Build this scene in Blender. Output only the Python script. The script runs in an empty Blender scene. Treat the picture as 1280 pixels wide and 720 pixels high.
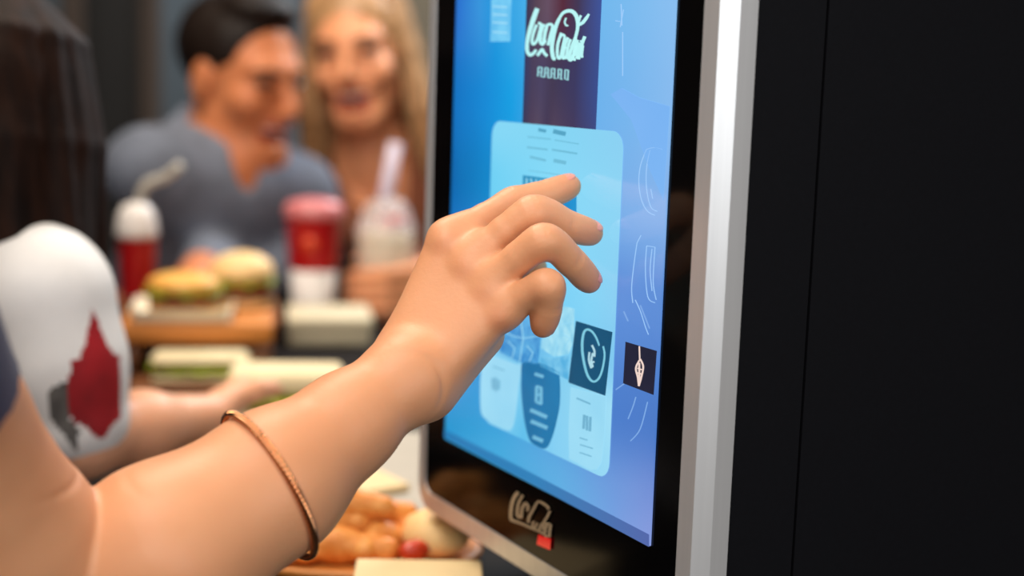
import bpy, bmesh, math, random
import numpy as np
from mathutils import Vector, Matrix
from mathutils.bvhtree import BVHTree

random.seed(7); rng = np.random.default_rng(7)
C = bpy.context.scene.collection
SC = bpy.context.scene

# ------------------------------------------------------------------ camera geometry
ZC = 1.435                       # lens height above the floor
FPX, PITCH, ROLL = 1778.0, 0.1469, 0.0328
cp, sp = math.cos(PITCH), math.sin(PITCH)
FW = np.array([0, cp, -sp]); R0 = np.array([1.0, 0, 0]); U0 = np.cross(R0, FW)
RT = R0*math.cos(ROLL) + U0*math.sin(ROLL)
UP = -R0*math.sin(ROLL) + U0*math.cos(ROLL)
CAM = np.array([0, 0, ZC])
def ray(u, v): return FW + (u-640)/FPX*RT - (v-360)/FPX*UP
def at(u, v, d): return CAM + ray(u, v)*d                      # by distance along the lens axis
def atY(u, v, Y):
    r = ray(u, v); return CAM + r*(Y/r[1])
def atZ(u, v, z):
    r = ray(u, v); return CAM + r*((z-ZC)/r[2])

cd = bpy.data.cameras.new('camera'); cam = bpy.data.objects.new('camera', cd); C.objects.link(cam)
M3 = Matrix(((RT[0], UP[0], -FW[0]), (RT[1], UP[1], -FW[1]), (RT[2], UP[2], -FW[2])))
cam.matrix_world = Matrix.Translation(Vector(CAM)) @ M3.to_4x4()
cd.lens = 36*FPX/1280; cd.sensor_width = 36; cd.clip_start = .02
cd.dof.use_dof = True; cd.dof.focus_distance = .832; cd.dof.aperture_fstop = 2.9
SC.camera = cam

# ------------------------------------------------------------------ materials
def lin(c):
    c = c/255
    return c/12.92 if c <= .04045 else ((c+.055)/1.055)**2.4
def rgb(*c): return (lin(c[0]), lin(c[1]), lin(c[2]), 1)
def nmat(name):
    m = bpy.data.materials.new(name); m.use_nodes = True
    nt = m.node_tree; b = nt.nodes['Principled BSDF']
    return m, nt, b
def mat(name, col, rough=.5, metal=0, var=.12, scale=30, bump=0, bscale=200, spec=.5, stretch=None, sss=0, sssr=(1,.25,.12), ssc=.01, trans=0, sheen=0, col2=None):
    m, nt, b = nmat(name)
    tc = nt.nodes.new('ShaderNodeTexCoord'); mp = nt.nodes.new('ShaderNodeMapping')
    nt.links.new(tc.outputs['Object'], mp.inputs[0])
    if stretch: mp.inputs['Scale'].default_value = stretch
    n = nt.nodes.new('ShaderNodeTexNoise'); n.inputs['Scale'].default_value = scale; n.inputs['Detail'].default_value = 4
    nt.links.new(mp.outputs[0], n.inputs['Vector'])
    r = nt.nodes.new('ShaderNodeValToRGB')
    a = [max(0, x*(1-var)) for x in col[:3]]+[1]; c2 = ([min(1, x*(1+var)) for x in col[:3]]+[1]) if col2 is None else col2
    if col2 is not None: a = col
    r.color_ramp.elements[0].position = .32; r.color_ramp.elements[1].position = .68
    r.color_ramp.elements[0].color = a; r.color_ramp.elements[1].color = c2
    nt.links.new(n.outputs['Fac'], r.inputs[0]); nt.links.new(r.outputs[0], b.inputs['Base Color'])
    b.inputs['Roughness'].default_value = rough; b.inputs['Metallic'].default_value = metal
    b.inputs['Specular IOR Level'].default_value = spec
    b.inputs['Transmission Weight'].default_value = trans
    if sheen: b.inputs['Sheen Weight'].default_value = sheen
    if sss:
        b.inputs['Subsurface Weight'].default_value = sss
        b.inputs['Subsurface Radius'].default_value = sssr
        b.inputs['Subsurface Scale'].default_value = ssc
    if bump:
        n2 = nt.nodes.new('ShaderNodeTexNoise'); n2.inputs['Scale'].default_value = bscale; n2.inputs['Detail'].default_value = 3
        nt.links.new(mp.outputs[0], n2.inputs['Vector'])
        bp = nt.nodes.new('ShaderNodeBump'); bp.inputs['Strength'].default_value = bump; bp.inputs['Distance'].default_value = .002
        nt.links.new(n2.outputs['Fac'], bp.inputs['Height']); nt.links.new(bp.outputs[0], b.inputs['Normal'])
    return m
def skin(name, col, col2): return mat(name, col, .48, var=.1, scale=14, bump=.08, bscale=420, sss=.13, ssc=.008, spec=.35, col2=col2)

M = {}
M['skin'] = skin('fair_skin', rgb(208,145,104), rgb(217,156,115))
M['skin_man'] = skin('tanned_skin', rgb(196,118,76), rgb(206,128,84))
M['skin_woman'] = skin('warm_skin', rgb(226,152,108), rgb(234,162,118))
M['skin_girl'] = skin('light_skin', rgb(220,158,122), rgb(228,168,132))
M['nail'] = mat('fingernail', rgb(222,142,122), .25, var=.03, sss=.1)
M['lip'] = mat('lips', rgb(196,92,74), .45, var=.05)
M['mouth'] = mat('mouth_interior', rgb(128,30,28), .6, spec=.1)
M['teeth'] = mat('teeth', rgb(232,222,205), .25, var=.03)
M['eye'] = mat('eyeball', rgb(60,42,34), .15, var=.05)
M['hair_dark'] = mat('dark_brown_hair', rgb(17,8,5), .7, var=0, scale=70, stretch=(1,1,.1), bump=.5, bscale=260, spec=.10, col2=rgb(40,21,12))
M['hair_man'] = mat('black_brown_hair', rgb(24,14,9), .55, var=.4, scale=80, bump=.5, bscale=260, spec=.2)
M['hair_brow'] = mat('light_brown_brow', rgb(128,86,54), .6, var=.2, scale=80)
M['hair_blond'] = mat('blond_hair', rgb(176,134,92), .42, var=.35, scale=70, stretch=(1,1,.1), bump=.5, bscale=260)
M['navy'] = mat('navy_cloth', rgb(24,34,74), .85, var=.15, scale=300, bump=.3, bscale=900, sheen=.1)
M['white_cloth'] = mat('white_cloth', rgb(226,222,218), .85, var=.03, scale=40, bump=.15, bscale=500)
M['red_cloth'] = mat('red_print', rgb(150,12,22), .8, var=.25, scale=30)
M['grey_print'] = mat('grey_print', rgb(92,88,84), .8, var=.3, scale=60)
M['chambray'] = mat('grey_blue_chambray', rgb(104,111,126), .85, var=.18, scale=24, bump=.2, bscale=600)
M['dark_tee'] = mat('dark_undershirt', rgb(28,30,38), .9)
M['brown_top'] = mat('brown_knit', rgb(128,72,46), .9, var=.2, scale=60, bump=.4, bscale=300)
M['denim'] = mat('dark_denim', rgb(32,38,54), .85, var=.2, scale=200)
M['shoe'] = mat('black_shoe', rgb(22,20,20), .5)
M['gold'] = mat('rose_gold', rgb(214,150,104), .16, metal=1, var=.06, scale=80)
M['frame'] = mat('brushed_aluminium', rgb(212,212,213), .38, metal=.55, var=.05, scale=120, stretch=(1,1,.02))
M['cabinet'] = mat('black_powder_coat', rgb(11,11,15), .6, var=.08, scale=300, bump=.06, bscale=900, spec=.12)
M['seam'] = mat('black_gap', rgb(3,3,4), .9, spec=.1)
M['glass'] = mat('black_glass', rgb(4,4,5), .14, var=0, spec=.16)
M['steel'] = mat('dark_steel', rgb(70,70,72), .4, metal=.8)
M['table'] = mat('black_wood', rgb(18,13,10), .75, spec=.12, var=.3, scale=10, stretch=(1,.1,1))
M['wood'] = mat('honey_wood', rgb(205,128,56), .5, var=.2, scale=16, stretch=(.12,1,1), bump=.1)
M['wood_dark'] = mat('brown_wood', rgb(120,72,38), .5, var=.25, scale=16, stretch=(.12,1,1))
M['paper'] = mat('white_paper', rgb(236,226,204), .8, var=.03)
M['paper_grey'] = mat('grey_paper', rgb(176,168,154), .8, var=.05)
M['box_card'] = mat('box_card', rgb(206,194,164), .8, var=.04)
M['card'] = mat('cream_card', rgb(228,200,150), .75, var=.04)
M['bun'] = mat('golden_bun', rgb(222,158,66), .5, var=.15, scale=18, col2=rgb(238,186,96), bump=.15, bscale=120, sss=.1)
M['bun_pale'] = mat('pale_bun', rgb(240,202,140), .55, var=.08, scale=18, bump=.15, bscale=120, sss=.1)
M['meat'] = mat('grilled_meat', rgb(112,54,30), .6, var=.35, scale=90, bump=.8, bscale=150)
M['tomato'] = mat('tomato', rgb(196,62,34), .3, var=.15)
M['lettuce'] = mat('lettuce', rgb(172,186,52), .5, var=.25, scale=40, sss=.1)
M['cheese'] = mat('cheese', rgb(238,206,88), .45, var=.05)
M['bread'] = mat('white_bread', rgb(226,208,166), .8, var=.05, bump=.4, bscale=120)
M['fried'] = mat('golden_breading', rgb(214,124,40), .55, var=.2, scale=60, col2=rgb(236,164,84), bump=.9, bscale=160)
M['cup_red'] = mat('red_print_cup', rgb(176,10,18), .35, var=.06)
M['cup_white'] = mat('white_cup', rgb(226,220,216), .4, var=.03)
M['cup_clear'] = mat('clear_plastic', rgb(235,228,228), .1, var=0)
M['cup_clear'].node_tree.nodes['Principled BSDF'].inputs['Alpha'].default_value = .28
M['cola'] = mat('dark_drink', rgb(70,44,44), .15, var=.1)
M['shake'] = mat('cream_milkshake', rgb(240,226,190), .5, var=.05, sss=.1)
M['berry'] = mat('strawberry', rgb(206,56,66), .4, var=.15)
M['straw'] = mat('lilac_straw', rgb(222,212,232), .4, var=.02)
M['floor'] = mat('dark_floor_tile', rgb(30,25,22), .6, var=.2, scale=3)
M['ceiling'] = mat('dark_ceiling', rgb(70,66,62), .9, var=.1)
M['wall'] = mat('slate_wall', rgb(84,96,106), .9, var=.12, scale=5)
M['wall_dark'] = mat('brown_wall', rgb(70,58,50), .9, var=.2, scale=4)
M['door'] = mat('black_door', rgb(12,11,11), .6, var=.2)
M['olive'] = mat('olive_panel', rgb(112,104,88), .8, var=.1)

# ------------------------------------------------------------------ mesh building
WL = {}                                                       # world location of every object that parents others
def props(o, label=None, cat=None, group=None, kind=None):
    if label: o['label'] = label
    if cat: o['category'] = cat
    if group: o['group'] = group
    if kind: o['kind'] = kind
    return o
def thing(name, loc, label, cat, group=None):
    o = bpy.data.objects.new(name, None); C.objects.link(o); o.location = Vector(loc); o.empty_display_size = .05
    WL[o.name] = np.array(loc, float); return props(o, label, cat, group)
def part(name, vf, material, parent=None, smooth=True, base=None, recalc=True, mats=None, fmat=None):
    V, Fc = vf
    V = np.asarray(V, float).reshape(-1, 3)
    org = WL[parent.name] if parent is not None else (np.array(base, float) if base is not None else np.array([(V[:,0].min()+V[:,0].max())/2, (V[:,1].min()+V[:,1].max())/2, V[:,2].min()]))
    me = bpy.data.meshes.new(name)
    me.from_pydata((V-org).tolist(), [], [tuple(int(i) for i in f) for f in Fc])
    me.materials.append(material)
    for mm in (mats or []): me.materials.append(mm)
    if recalc:
        bm = bmesh.new(); bm.from_mesh(me); bmesh.ops.recalc_face_normals(bm, faces=bm.faces[:]); bm.to_mesh(me); bm.free()
    if fmat is not None: me.polygons.foreach_set('material_index', np.asarray(fmat, np.int32))
    me.polygons.foreach_set('use_smooth', [bool(smooth)]*len(me.polygons)); me.update()
    o = bpy.data.objects.new(name, me); C.objects.link(o)
    if parent is not None: o.parent = parent
    else: o.location = Vector(org)
    WL[o.name] = org
    return o
def merge(*L):
    V, Fc, n = [], [], 0
    for v, f in L:
        v = np.asarray(v, float).reshape(-1, 3); V.append(v); Fc += [tuple(i+n for i in q) for q in f]; n += len(v)
    return np.concatenate(V), Fc
def box(lo, hi, bev=.0, seg=2, X=None, o=(0,0,0)):
    bm = bmesh.new(); bmesh.ops.create_cube(bm, size=1)
    lo, hi = Vector(lo), Vector(hi)
    for v in bm.verts: v.co = Vector([(lo[i]+hi[i])/2 + v.co[i]*(hi[i]-lo[i]) for i in range(3)])
    if bev: bmesh.ops.bevel(bm, geom=bm.edges[:], offset=bev, segments=seg, profile=.5, affect='EDGES')
    bm.verts.index_update()
    V = np.array([v.co[:] for v in bm.verts]); Fc = [tuple(v.index for v in f.verts) for f in bm.faces]; bm.free()
    if X is not None: V = V @ np.array(X)
    return V+np.array(o), Fc
def rotz(a): return np.array([[math.cos(a), math.sin(a), 0], [-math.sin(a), math.cos(a), 0], [0, 0, 1]])   # row vectors: V @ rotz
def lathe(prof, n=40, o=(0,0,0), X=None, cap=True):
    V, Fc = [], []
    for r, z in prof:
        for k in range(n):
            a = 2*math.pi*k/n; V.append((r*math.cos(a), r*math.sin(a), z))
    m = len(prof)
    for i in range(m-1):
        for k in range(n):
            Fc.append((i*n+k, i*n+(k+1) % n, (i+1)*n+(k+1) % n, (i+1)*n+k))
    if cap: Fc.append(tuple(range(n))[::-1]); Fc.append(tuple((m-1)*n+k for k in range(n)))
    V = np.array(V)
    if X is not None: V = V @ np.array(X)
    return V+np.array(o), Fc
def tube(pts, rad, n=10, closed=False):
    P = np.asarray(pts, float); m = len(P)
    rad = np.full(m, rad) if np.isscalar(rad) else np.asarray(rad)
    V, Fc = [], []
    T = (np.roll(P, -1, 0)-np.roll(P, 1, 0)) if closed else np.gradient(P, axis=0)
    T /= np.linalg.norm(T, axis=1)[:, None]
    a = np.cross(T[0], [0.13, .31, .94]); a /= np.linalg.norm(a)
    for i in range(m):
        a = a-(a@T[i])*T[i]; a /= np.linalg.norm(a); b = np.cross(T[i], a)
        for k in range(n):
            t = 2*math.pi*k/n; V.append(P[i]+rad[i]*(math.cos(t)*a+math.sin(t)*b))
    for i in range(m if closed else m-1):
        j = (i+1) % m
        for k in range(n): Fc.append((i*n+k, i*n+(k+1) % n, j*n+(k+1) % n, j*n+k))
    if not closed: Fc.append(tuple(range(n))[::-1]); Fc.append(tuple((m-1)*n+k for k in range(n)))
    return np.array(V), Fc
def prism(poly, z0, z1, map3=None):
    n = len(poly); V = [(p[0], p[1], z0) for p in poly]+[(p[0], p[1], z1) for p in poly]
    Fc = [tuple(range(n))[::-1], tuple(range(n, 2*n))]+[(i, (i+1) % n, n+(i+1) % n, n+i) for i in range(n)]
    V = np.array(V, float)
    if map3 is not None: V = np.array([map3(*v) for v in V])
    return V, Fc
def catmull(P, k=6, closed=False):
    P = np.asarray(P, float); n = len(P); out = []
    for i in range(n if closed else n-1):
        g = lambda j: P[j % n] if closed else P[min(max(j, 0), n-1)]
        p0, p1, p2, p3 = g(i-1), g(i), g(i+1), g(i+2)
        for q in range(k):
            t = q/k; out.append(.5*(2*p1+(p2-p0)*t+(2*p0-5*p1+4*p2-p3)*t*t+(3*p1-p0-3*p2+p3)*t**3))
    if not closed: out.append(P[-1])
    return np.array(out)

# ---- distance-field modelling of organic shapes
class SDF:
    def __init__(s, h): s.h = h; s.ops = []; s.k = 0
    def cap(s, a, b, ra, rb=None, k=.01, op='u'):
        a, b = np.asarray(a, np.float32), np.asarray(b, np.float32); rb = ra if rb is None else rb
        L = float(((b-a)**2).sum())+1e-12
        def f(X, Y, Z):
            t = np.clip(((X-a[0])*(b[0]-a[0])+(Y-a[1])*(b[1]-a[1])+(Z-a[2])*(b[2]-a[2]))/L, 0, 1)
            return np.sqrt((X-a[0]-t*(b[0]-a[0]))**2+(Y-a[1]-t*(b[1]-a[1]))**2+(Z-a[2]-t*(b[2]-a[2]))**2)-(ra+(rb-ra)*t)
        r = max(ra, rb); s.ops.append((op, k, f, np.minimum(a, b)-r, np.maximum(a, b)+r)); return s
    def chain(s, P, Rr, k=.01, op='u'):
        for i in range(len(P)-1): s.cap(P[i], P[i+1], Rr[i], Rr[i+1], k, op)
        return s
    def ell(s, c, r, X=None, k=.01, op='u'):                    # X rows: the ellipsoid's axes in the world
        c = np.asarray(c, np.float32); r = np.asarray(r, np.float32); X = np.eye(3, dtype=np.float32) if X is None else np.asarray(X, np.float32)
        def f(x, y, z):
            x, y, z = x-c[0], y-c[1], z-c[2]
            l = [(X[i,0]*x+X[i,1]*y+X[i,2]*z) for i in range(3)]
            k0 = np.sqrt(sum((l[i]/r[i])**2 for i in range(3)))+1e-6; k1 = np.sqrt(sum((l[i]/r[i]**2)**2 for i in range(3)))+1e-6
            return k0*(k0-1)/k1
        e = np.sqrt(sum((X[i]*r[i])**2 for i in range(3))); s.ops.append((op, k, f, c-e, c+e)); return s
    def plane(s, p, n, k=.002):                                 # keeps the side n points away from
        p, n = np.asarray(p, np.float32), np.asarray(n, np.float32); n = n/np.linalg.norm(n)
        s.ops.append(('p', k, lambda X, Y, Z: (X-p[0])*n[0]+(Y-p[1])*n[1]+(Z-p[2])*n[2], None, None)); return s
    def fn(s, f): s.ops.append(('f', 0, f, None, None)); return s
    def group(s, other, k): s.ops.append(('g', k, other, None, None)); return s
    def bounds(s):
        lo, hi = np.full(3, 1e9), np.full(3, -1e9)
        for op, k, f, a, b in s.ops:
            if op == 'g': a, b = f.bounds()
            elif op != 'u': continue
            lo = np.minimum(lo, a); hi = np.maximum(hi, b)
        return lo, hi
    def grid(s, lo, n, h=None):
        h = h or s.h; D = np.full(n, .2, np.float32)
        ax = [np.float32(lo[i])+np.float32(h)*np.arange(n[i], dtype=np.float32) for i in range(3)]
        for op, k, f, a, b in s.ops:
            if op in 'pf':
                X, Y, Z = ax[0][:, None, None], ax[1][None, :, None], ax[2][None, None, :]
                D = np.maximum(D, f(X, Y, Z)) if op == 'p' else D+f(X, Y, Z, D).astype(np.float32)
                continue
            if op == 'g':
                G = f.grid(lo, n, h); d = D
                hh = np.maximum(k-np.abs(d-G), 0)/k; D = np.minimum(d, G)-hh*hh*k/4; continue
            m = k+4*h
            i0 = np.maximum(np.floor((a-m-lo)/h).astype(int), 0); i1 = np.minimum(np.ceil((b+m-lo)/h).astype(int)+1, n)
            if (i1 <= i0).any(): continue
            sl = tuple(slice(i0[i], i1[i]) for i in range(3))
            X, Y, Z = ax[0][sl[0]][:, None, None], ax[1][sl[1]][None, :, None], ax[2][sl[2]][None, None, :]
            g = f(X, Y, Z).astype(np.float32); d = D[sl]
            if op == 'u':
                hh = np.maximum(k-np.abs(d-g), 0)/k; D[sl] = np.minimum(d, g)-hh*hh*k/4
            else:
                g = -g; hh = np.maximum(k-np.abs(d-g), 0)/k; D[sl] = np.maximum(d, g)+hh*hh*k/4
        return D
    def mesh(s, smooth=2):
        h = s.h; lo, hi = s.bounds(); lo = lo-4*h; n = np.ceil((hi+4*h-lo)/h).astype(int)+1
        D = s.grid(lo, tuple(int(q) for q in n)); n = D.shape
        ins = D < 0; cnt = np.zeros([q-1 for q in n], np.int8)
        co = [(i, j, k) for i in (0, 1) for j in (0, 1) for k in (0, 1)]
        for i, j, k in co: cnt += ins[i:n[0]-1+i, j:n[1]-1+j, k:n[2]-1+k]
        act = (cnt > 0) & (cnt < 8); cells = np.argwhere(act)
        idx = np.full(act.shape, -1, np.int64); idx[act] = np.arange(len(cells))
        acc = np.zeros((len(cells), 3)); num = np.zeros(len(cells))
        for a in co:
            for ax in range(3):
                if a[ax]: continue
                b = list(a); b[ax] = 1
                da = D[cells[:,0]+a[0], cells[:,1]+a[1], cells[:,2]+a[2]]; db = D[cells[:,0]+b[0], cells[:,1]+b[1], cells[:,2]+b[2]]
                m = (da < 0) != (db < 0); t = da[m]/(da[m]-db[m])
                p = np.tile(np.array(a, float), (m.sum(), 1)); p[:, ax] = t
                acc[m] += p; num[m] += 1
        V = lo+h*(cells+acc/num[:, None])
        Q = []
        for ax in range(3):
            o1, o2 = (ax+1) % 3, (ax+2) % 3
            A = np.take(ins, range(n[ax]-1), ax); B = np.take(ins, range(1, n[ax]), ax)
            e = np.argwhere(A != B); e = e[(e[:, o1] > 0) & (e[:, o2] > 0) & (e[:, o1] < n[o1]-1) & (e[:, o2] < n[o2]-1)]
            fl = ins[e[:,0], e[:,1], e[:,2]]
            def c(d1, d2):
                q = e.copy(); q[:, o1] -= d1; q[:, o2] -= d2; return idx[q[:,0], q[:,1], q[:,2]]
            q = np.stack([c(1,1), c(0,1), c(0,0), c(1,0)], 1); q[~fl] = q[~fl][:, ::-1]; Q.append(q)
        Q = np.concatenate(Q)
        ed = np.concatenate([Q[:, [0,1]], Q[:, [1,2]], Q[:, [2,3]], Q[:, [3,0]]])
        deg = np.bincount(ed.ravel(), minlength=len(V)).astype(float)
        for it in range(smooth):
            for lam in (.55, -.52):
                S = np.stack([np.bincount(ed[:,0], V[ed[:,1], q], len(V))+np.bincount(ed[:,1], V[ed[:,0], q], len(V)) for q in range(3)], 1)
                V = V+lam*(S/np.maximum(deg, 1)[:, None]-V)
        return V, Q.tolist()
def nrm(v): v = np.asarray(v, float); return v/np.linalg.norm(v)

# ------------------------------------------------------------------ the room
def struct(name, vf, m):
    o = part(name, vf, m, smooth=False); o['kind'] = 'structure'; return o
RX0, RX1, RY0, RY1, RH = -2.6, 2.6, -2.6, 3.6, 2.9
struct('floor', box((RX0-.1, RY0-.1, -.1), (RX1+.1, RY1+.1, 0)), M['floor'])
struct('ceiling', box((RX0-.1, RY0-.1, RH), (RX1+.1, RY1+.1, RH+.1)), M['ceiling'])
struct('wall_back', box((RX0, RY1, 0), (RX1, RY1+.1, RH)), M['wall'])
struct('wall_left', box((RX0-.1, RY0, 0), (RX0, RY1, RH)), M['wall_dark'])
struct('wall_right', box((RX1, RY0, 0), (RX1+.1, RY1, RH)), M['wall_dark'])
struct('wall_front', box((RX0, RY0-.1, 0), (RX1, RY0, RH)), M['wall_dark'])
dl = atY(112, 100, RY1)[0]; dr = atY(183, 100, RY1)[0]
d = struct('door_1', merge(box((dl, RY1-.045, 0), (dr, RY1-.005, 2.1), .004), box((dl+.03, RY1-.052, .2), (dr-.03, RY1-.045, .95), .003), box((dl+.03, RY1-.052, 1.05), (dr-.03, RY1-.045, 2.0), .003)), M['door'])
struct('trim_1', merge(box((dl-.05, RY1-.06, 0), (dl, RY1, 2.15), .004), box((dr, RY1-.06, 0), (dr+.04, RY1, 2.15), .004), box((dl-.05, RY1-.06, 2.1), (dr+.04, RY1, 2.15), .004)), M['wall_dark'])
px0_ = atY(497, 100, RY1)[0]
struct('trim_3', merge(box((RX0, RY1-.03, 0), (dl-.05, RY1, 1.0), .003), box((dr+.04, RY1-.03, 0), (px0_-.002, RY1, 1.0), .003), box((px0_+.352, RY1-.03, 0), (RX1, RY1, 1.0), .003)), M['door'])
px0 = atY(497, 100, RY1)[0]
struct('trim_2', box((px0, RY1-.06, 0), (px0+.35, RY1, RH)), M['olive'])

# ------------------------------------------------------------------ the kiosk
TH, KX, KY = .5151, .0857, .8024
KS = np.array([-math.sin(TH), math.cos(TH), 0]); KN = np.array([math.cos(TH), math.sin(TH), 0]); KO = np.array([KX, KY, ZC])
def K(s, t, d): return KO+KS*s+np.array([0, 0, t])+KN*d
def Kpx(u, v, d=0):
    r = ray(u, v); P = CAM+r*(((KO+KN*d-CAM)@KN)/(r@KN)); q = P-KO; return q@KS, q[2]
def kbox(s0, s1, t0, t1, d0, d1, bev=0):
    V, Fc = box((s0, t0, d0), (s1, t1, d1), bev); return np.array([K(*v) for v in V]), Fc
G0, G1, GB, GT = -.0253, .3021, -.3177, .243      # the black glass: right, left, bottom, top edges
S0, S1, SB, STOP = 0.0, .268, -.2687, .208        # the lit screen
kb = K(.15, 0, .3); kb[2] = 0
kiosk = thing('drink_kiosk', kb, 'tall black self-service drink dispenser with a glowing blue touch screen and silver frame', 'drink dispenser')
# frame: one ring swept around the glass
prof = [(-.001, .006), (0, .0005), (.0125, .0015), (.0155, .013), (.0155, .025), (.004, .025)]
def frame_ring():
    V, Fc = [], []; rc = .012
    def ring(off, d):
        P = []; s0, s1, t0, t1 = G0-off, G1+off, GB-off*1.15, GT+off
        r = rc+max(off, 0)*.6
        for cs, ct, a0 in ((s1-r, t1-r, 0), (s0+r, t1-r, 90), (s0+r, t0+r, 180), (s1-r, t0+r, 270)):
            for q in range(7):
                a = math.radians(a0+15*q); P.append(K(cs+r*math.cos(a), ct+r*math.sin(a), d))
        return P
    n = 28
    for off, d in prof: V += ring(off, d)
    m = len(prof)
    for i in range(m):
        j = (i+1) % m
        for k in range(n): Fc.append((i*n+k, i*n+(k+1) % n, j*n+(k+1) % n, j*n+k))
    return np.array(V), Fc
part('frame', frame_ring(), M['frame'], kiosk, smooth=False)
bez = part('glass_bezel', kbox(G0+.0002, G1-.0002, GB+.0002, GT-.0002, .001, .02, .0006), M['glass'], kiosk, smooth=False)
cab = part('cabinet', merge(kbox(G0-.0145, G1+.0145, GB-.0185, GT+.0145, .025, .0735), kbox(G0-.0145, G1+.0145, GB-.0185, GT+.0145, .0755, .62)), M['cabinet'], kiosk, smooth=False)
part('seam', kbox(G0-.0125, G1+.0125, GB-.0165, GT+.0125, .0735, .0755), M['seam'], cab, smooth=False)
part('pedestal', merge(kbox(.05, .24, -ZC+.03, GB-.0185, .2, .5, .006), kbox(.0, .29, -ZC, -ZC+.03, .12, .58, .006)), M['cabinet'], kiosk, smooth=False)

# screen picture
def emat(name, col, k=1.0, rough=.12, col2=None, noise=8):
    m, nt, b = nmat(name); b.inputs['Base Color'].default_value = (.004, .004, .005, 1); b.inputs['Roughness'].default_value = rough
    b.inputs['Emission Color'].default_value = col; b.inputs['Emission Strength'].default_value = k
    if col2:
        tc = nt.nodes.new('ShaderNodeTexCoord'); n = nt.nodes.new('ShaderNodeTexNoise'); n.inputs['Scale'].default_value = noise; n.inputs['Detail'].default_value = 2
        r = nt.nodes.new('ShaderNodeValToRGB'); r.color_ramp.elements[0].position = .35; r.color_ramp.elements[1].position = .65
        r.color_ramp.elements[0].color = col; r.color_ramp.elements[1].color = col2
        nt.links.new(tc.outputs['Object'], n.inputs['Vector']); nt.links.new(n.outputs['Fac'], r.inputs[0]); nt.links.new(r.outputs[0], b.inputs['Emission Color'])
    return m
def grid_emat(name, rows, noise=.0):
    """the displayed wallpaper: rows = [(height 0..1, [(across 0..1, colour), ...]), ...]; across 0 = left edge"""
    m, nt, b = nmat(name); b.inputs['Base Color'].default_value = (.004, .004, .005, 1); b.inputs['Roughness'].default_value = .12
    uv = nt.nodes.new('ShaderNodeUVMap'); sx = nt.nodes.new('ShaderNodeSeparateXYZ'); nt.links.new(uv.outputs[0], sx.inputs[0])
    fx, fy = sx.outputs[0], sx.outputs[1]
    if noise:
        n = nt.nodes.new('ShaderNodeTexNoise'); n.inputs['Scale'].default_value = 3.2; n.inputs['Detail'].default_value = 3; nt.links.new(uv.outputs[0], n.inputs['Vector'])
        mm = nt.nodes.new('ShaderNodeMath'); mm.operation = 'MULTIPLY_ADD'; mm.inputs[1].default_value = noise; nt.links.new(n.outputs['Fac'], mm.inputs[0])
        ms = nt.nodes.new('ShaderNodeMath'); ms.operation = 'SUBTRACT'; ms.inputs[1].default_value = noise*.5; nt.links.new(fx, ms.inputs[0]); nt.links.new(ms.outputs[0], mm.inputs[2]); fx = mm.outputs[0]
    prev = None
    for y, stops in rows:
        r = nt.nodes.new('ShaderNodeValToRGB'); el = r.color_ramp.elements
        while len(el) < len(stops): el.new(.5)
        for e, (p, c) in zip(el, stops): e.position = p
        for e, (p, c) in zip(el, stops): e.color = c
        nt.links.new(fx, r.inputs[0])
        if prev is None: prev = (y, r.outputs[0]); continue
        mr = nt.nodes.new('ShaderNodeMapRange'); mr.interpolation_type = 'SMOOTHSTEP'; mr.inputs[1].default_value = prev[0]; mr.inputs[2].default_value = y; nt.links.new(fy, mr.inputs[0])
        mx = nt.nodes.new('ShaderNodeMix'); mx.data_type = 'RGBA'; nt.links.new(mr.outputs[0], mx.inputs[0]); nt.links.new(prev[1], mx.inputs[6]); nt.links.new(r.outputs[0], mx.inputs[7])
        prev = (y, mx.outputs[2])
    nt.links.new(prev[1], b.inputs['Emission Color']); b.inputs['Emission Strength'].default_value = 1
    return m
def add_uv(o, V):
    q = V-KO; ss = q@KS; tt = q[:, 2]; uvl = o.data.uv_layers.new(name='UVMap')
    a, b_ = ss.max(), ss.min(); c, d_ = tt.min(), tt.max()
    for lp in o.data.loops:
        i = lp.vertex_index; uvl.data[lp.index].uv = ((a-ss[i])/(a-b_+1e-9), (tt[i]-c)/(d_-c+1e-9))
wall_rows = [
 (0.0, [(0, rgb(28,150,208)), (.3, rgb(62,168,220)), (.62, rgb(98,176,228)), (.85, rgb(116,160,224)), (1, rgb(134,154,220))]),
 (.15, [(0, rgb(20,146,214)), (.4, rgb(40,150,214)), (.75, rgb(78,128,206)), (1, rgb(74,122,200))]),
 (.30, [(0, rgb(16,120,200)), (.4, rgb(60,150,214)), (.75, rgb(96,146,220)), (1, rgb(92,140,214))]),
 (.41, [(0, rgb(8,102,174)), (.25, rgb(16,140,206)), (.7, rgb(112,172,232)), (1, rgb(132,178,234))]),
 (.53, [(0, rgb(14,112,192)), (.18, rgb(18,138,214)), (.3, rgb(18,158,226)), (.68, rgb(102,176,236)), (1, rgb(134,186,238))]),
 (.67, [(0, rgb(36,112,206)), (.13, rgb(52,148,220)), (.22, rgb(22,152,222)), (.4, rgb(70,176,234)), (1, rgb(136,190,240))])]
vf = kbox(S0, S1, SB, STOP, -.0003, .0008)
scr = part('touch_screen', vf, grid_emat('screen_wallpaper', wall_rows, .12), bez, smooth=False); add_uv(scr, vf[0])
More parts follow.
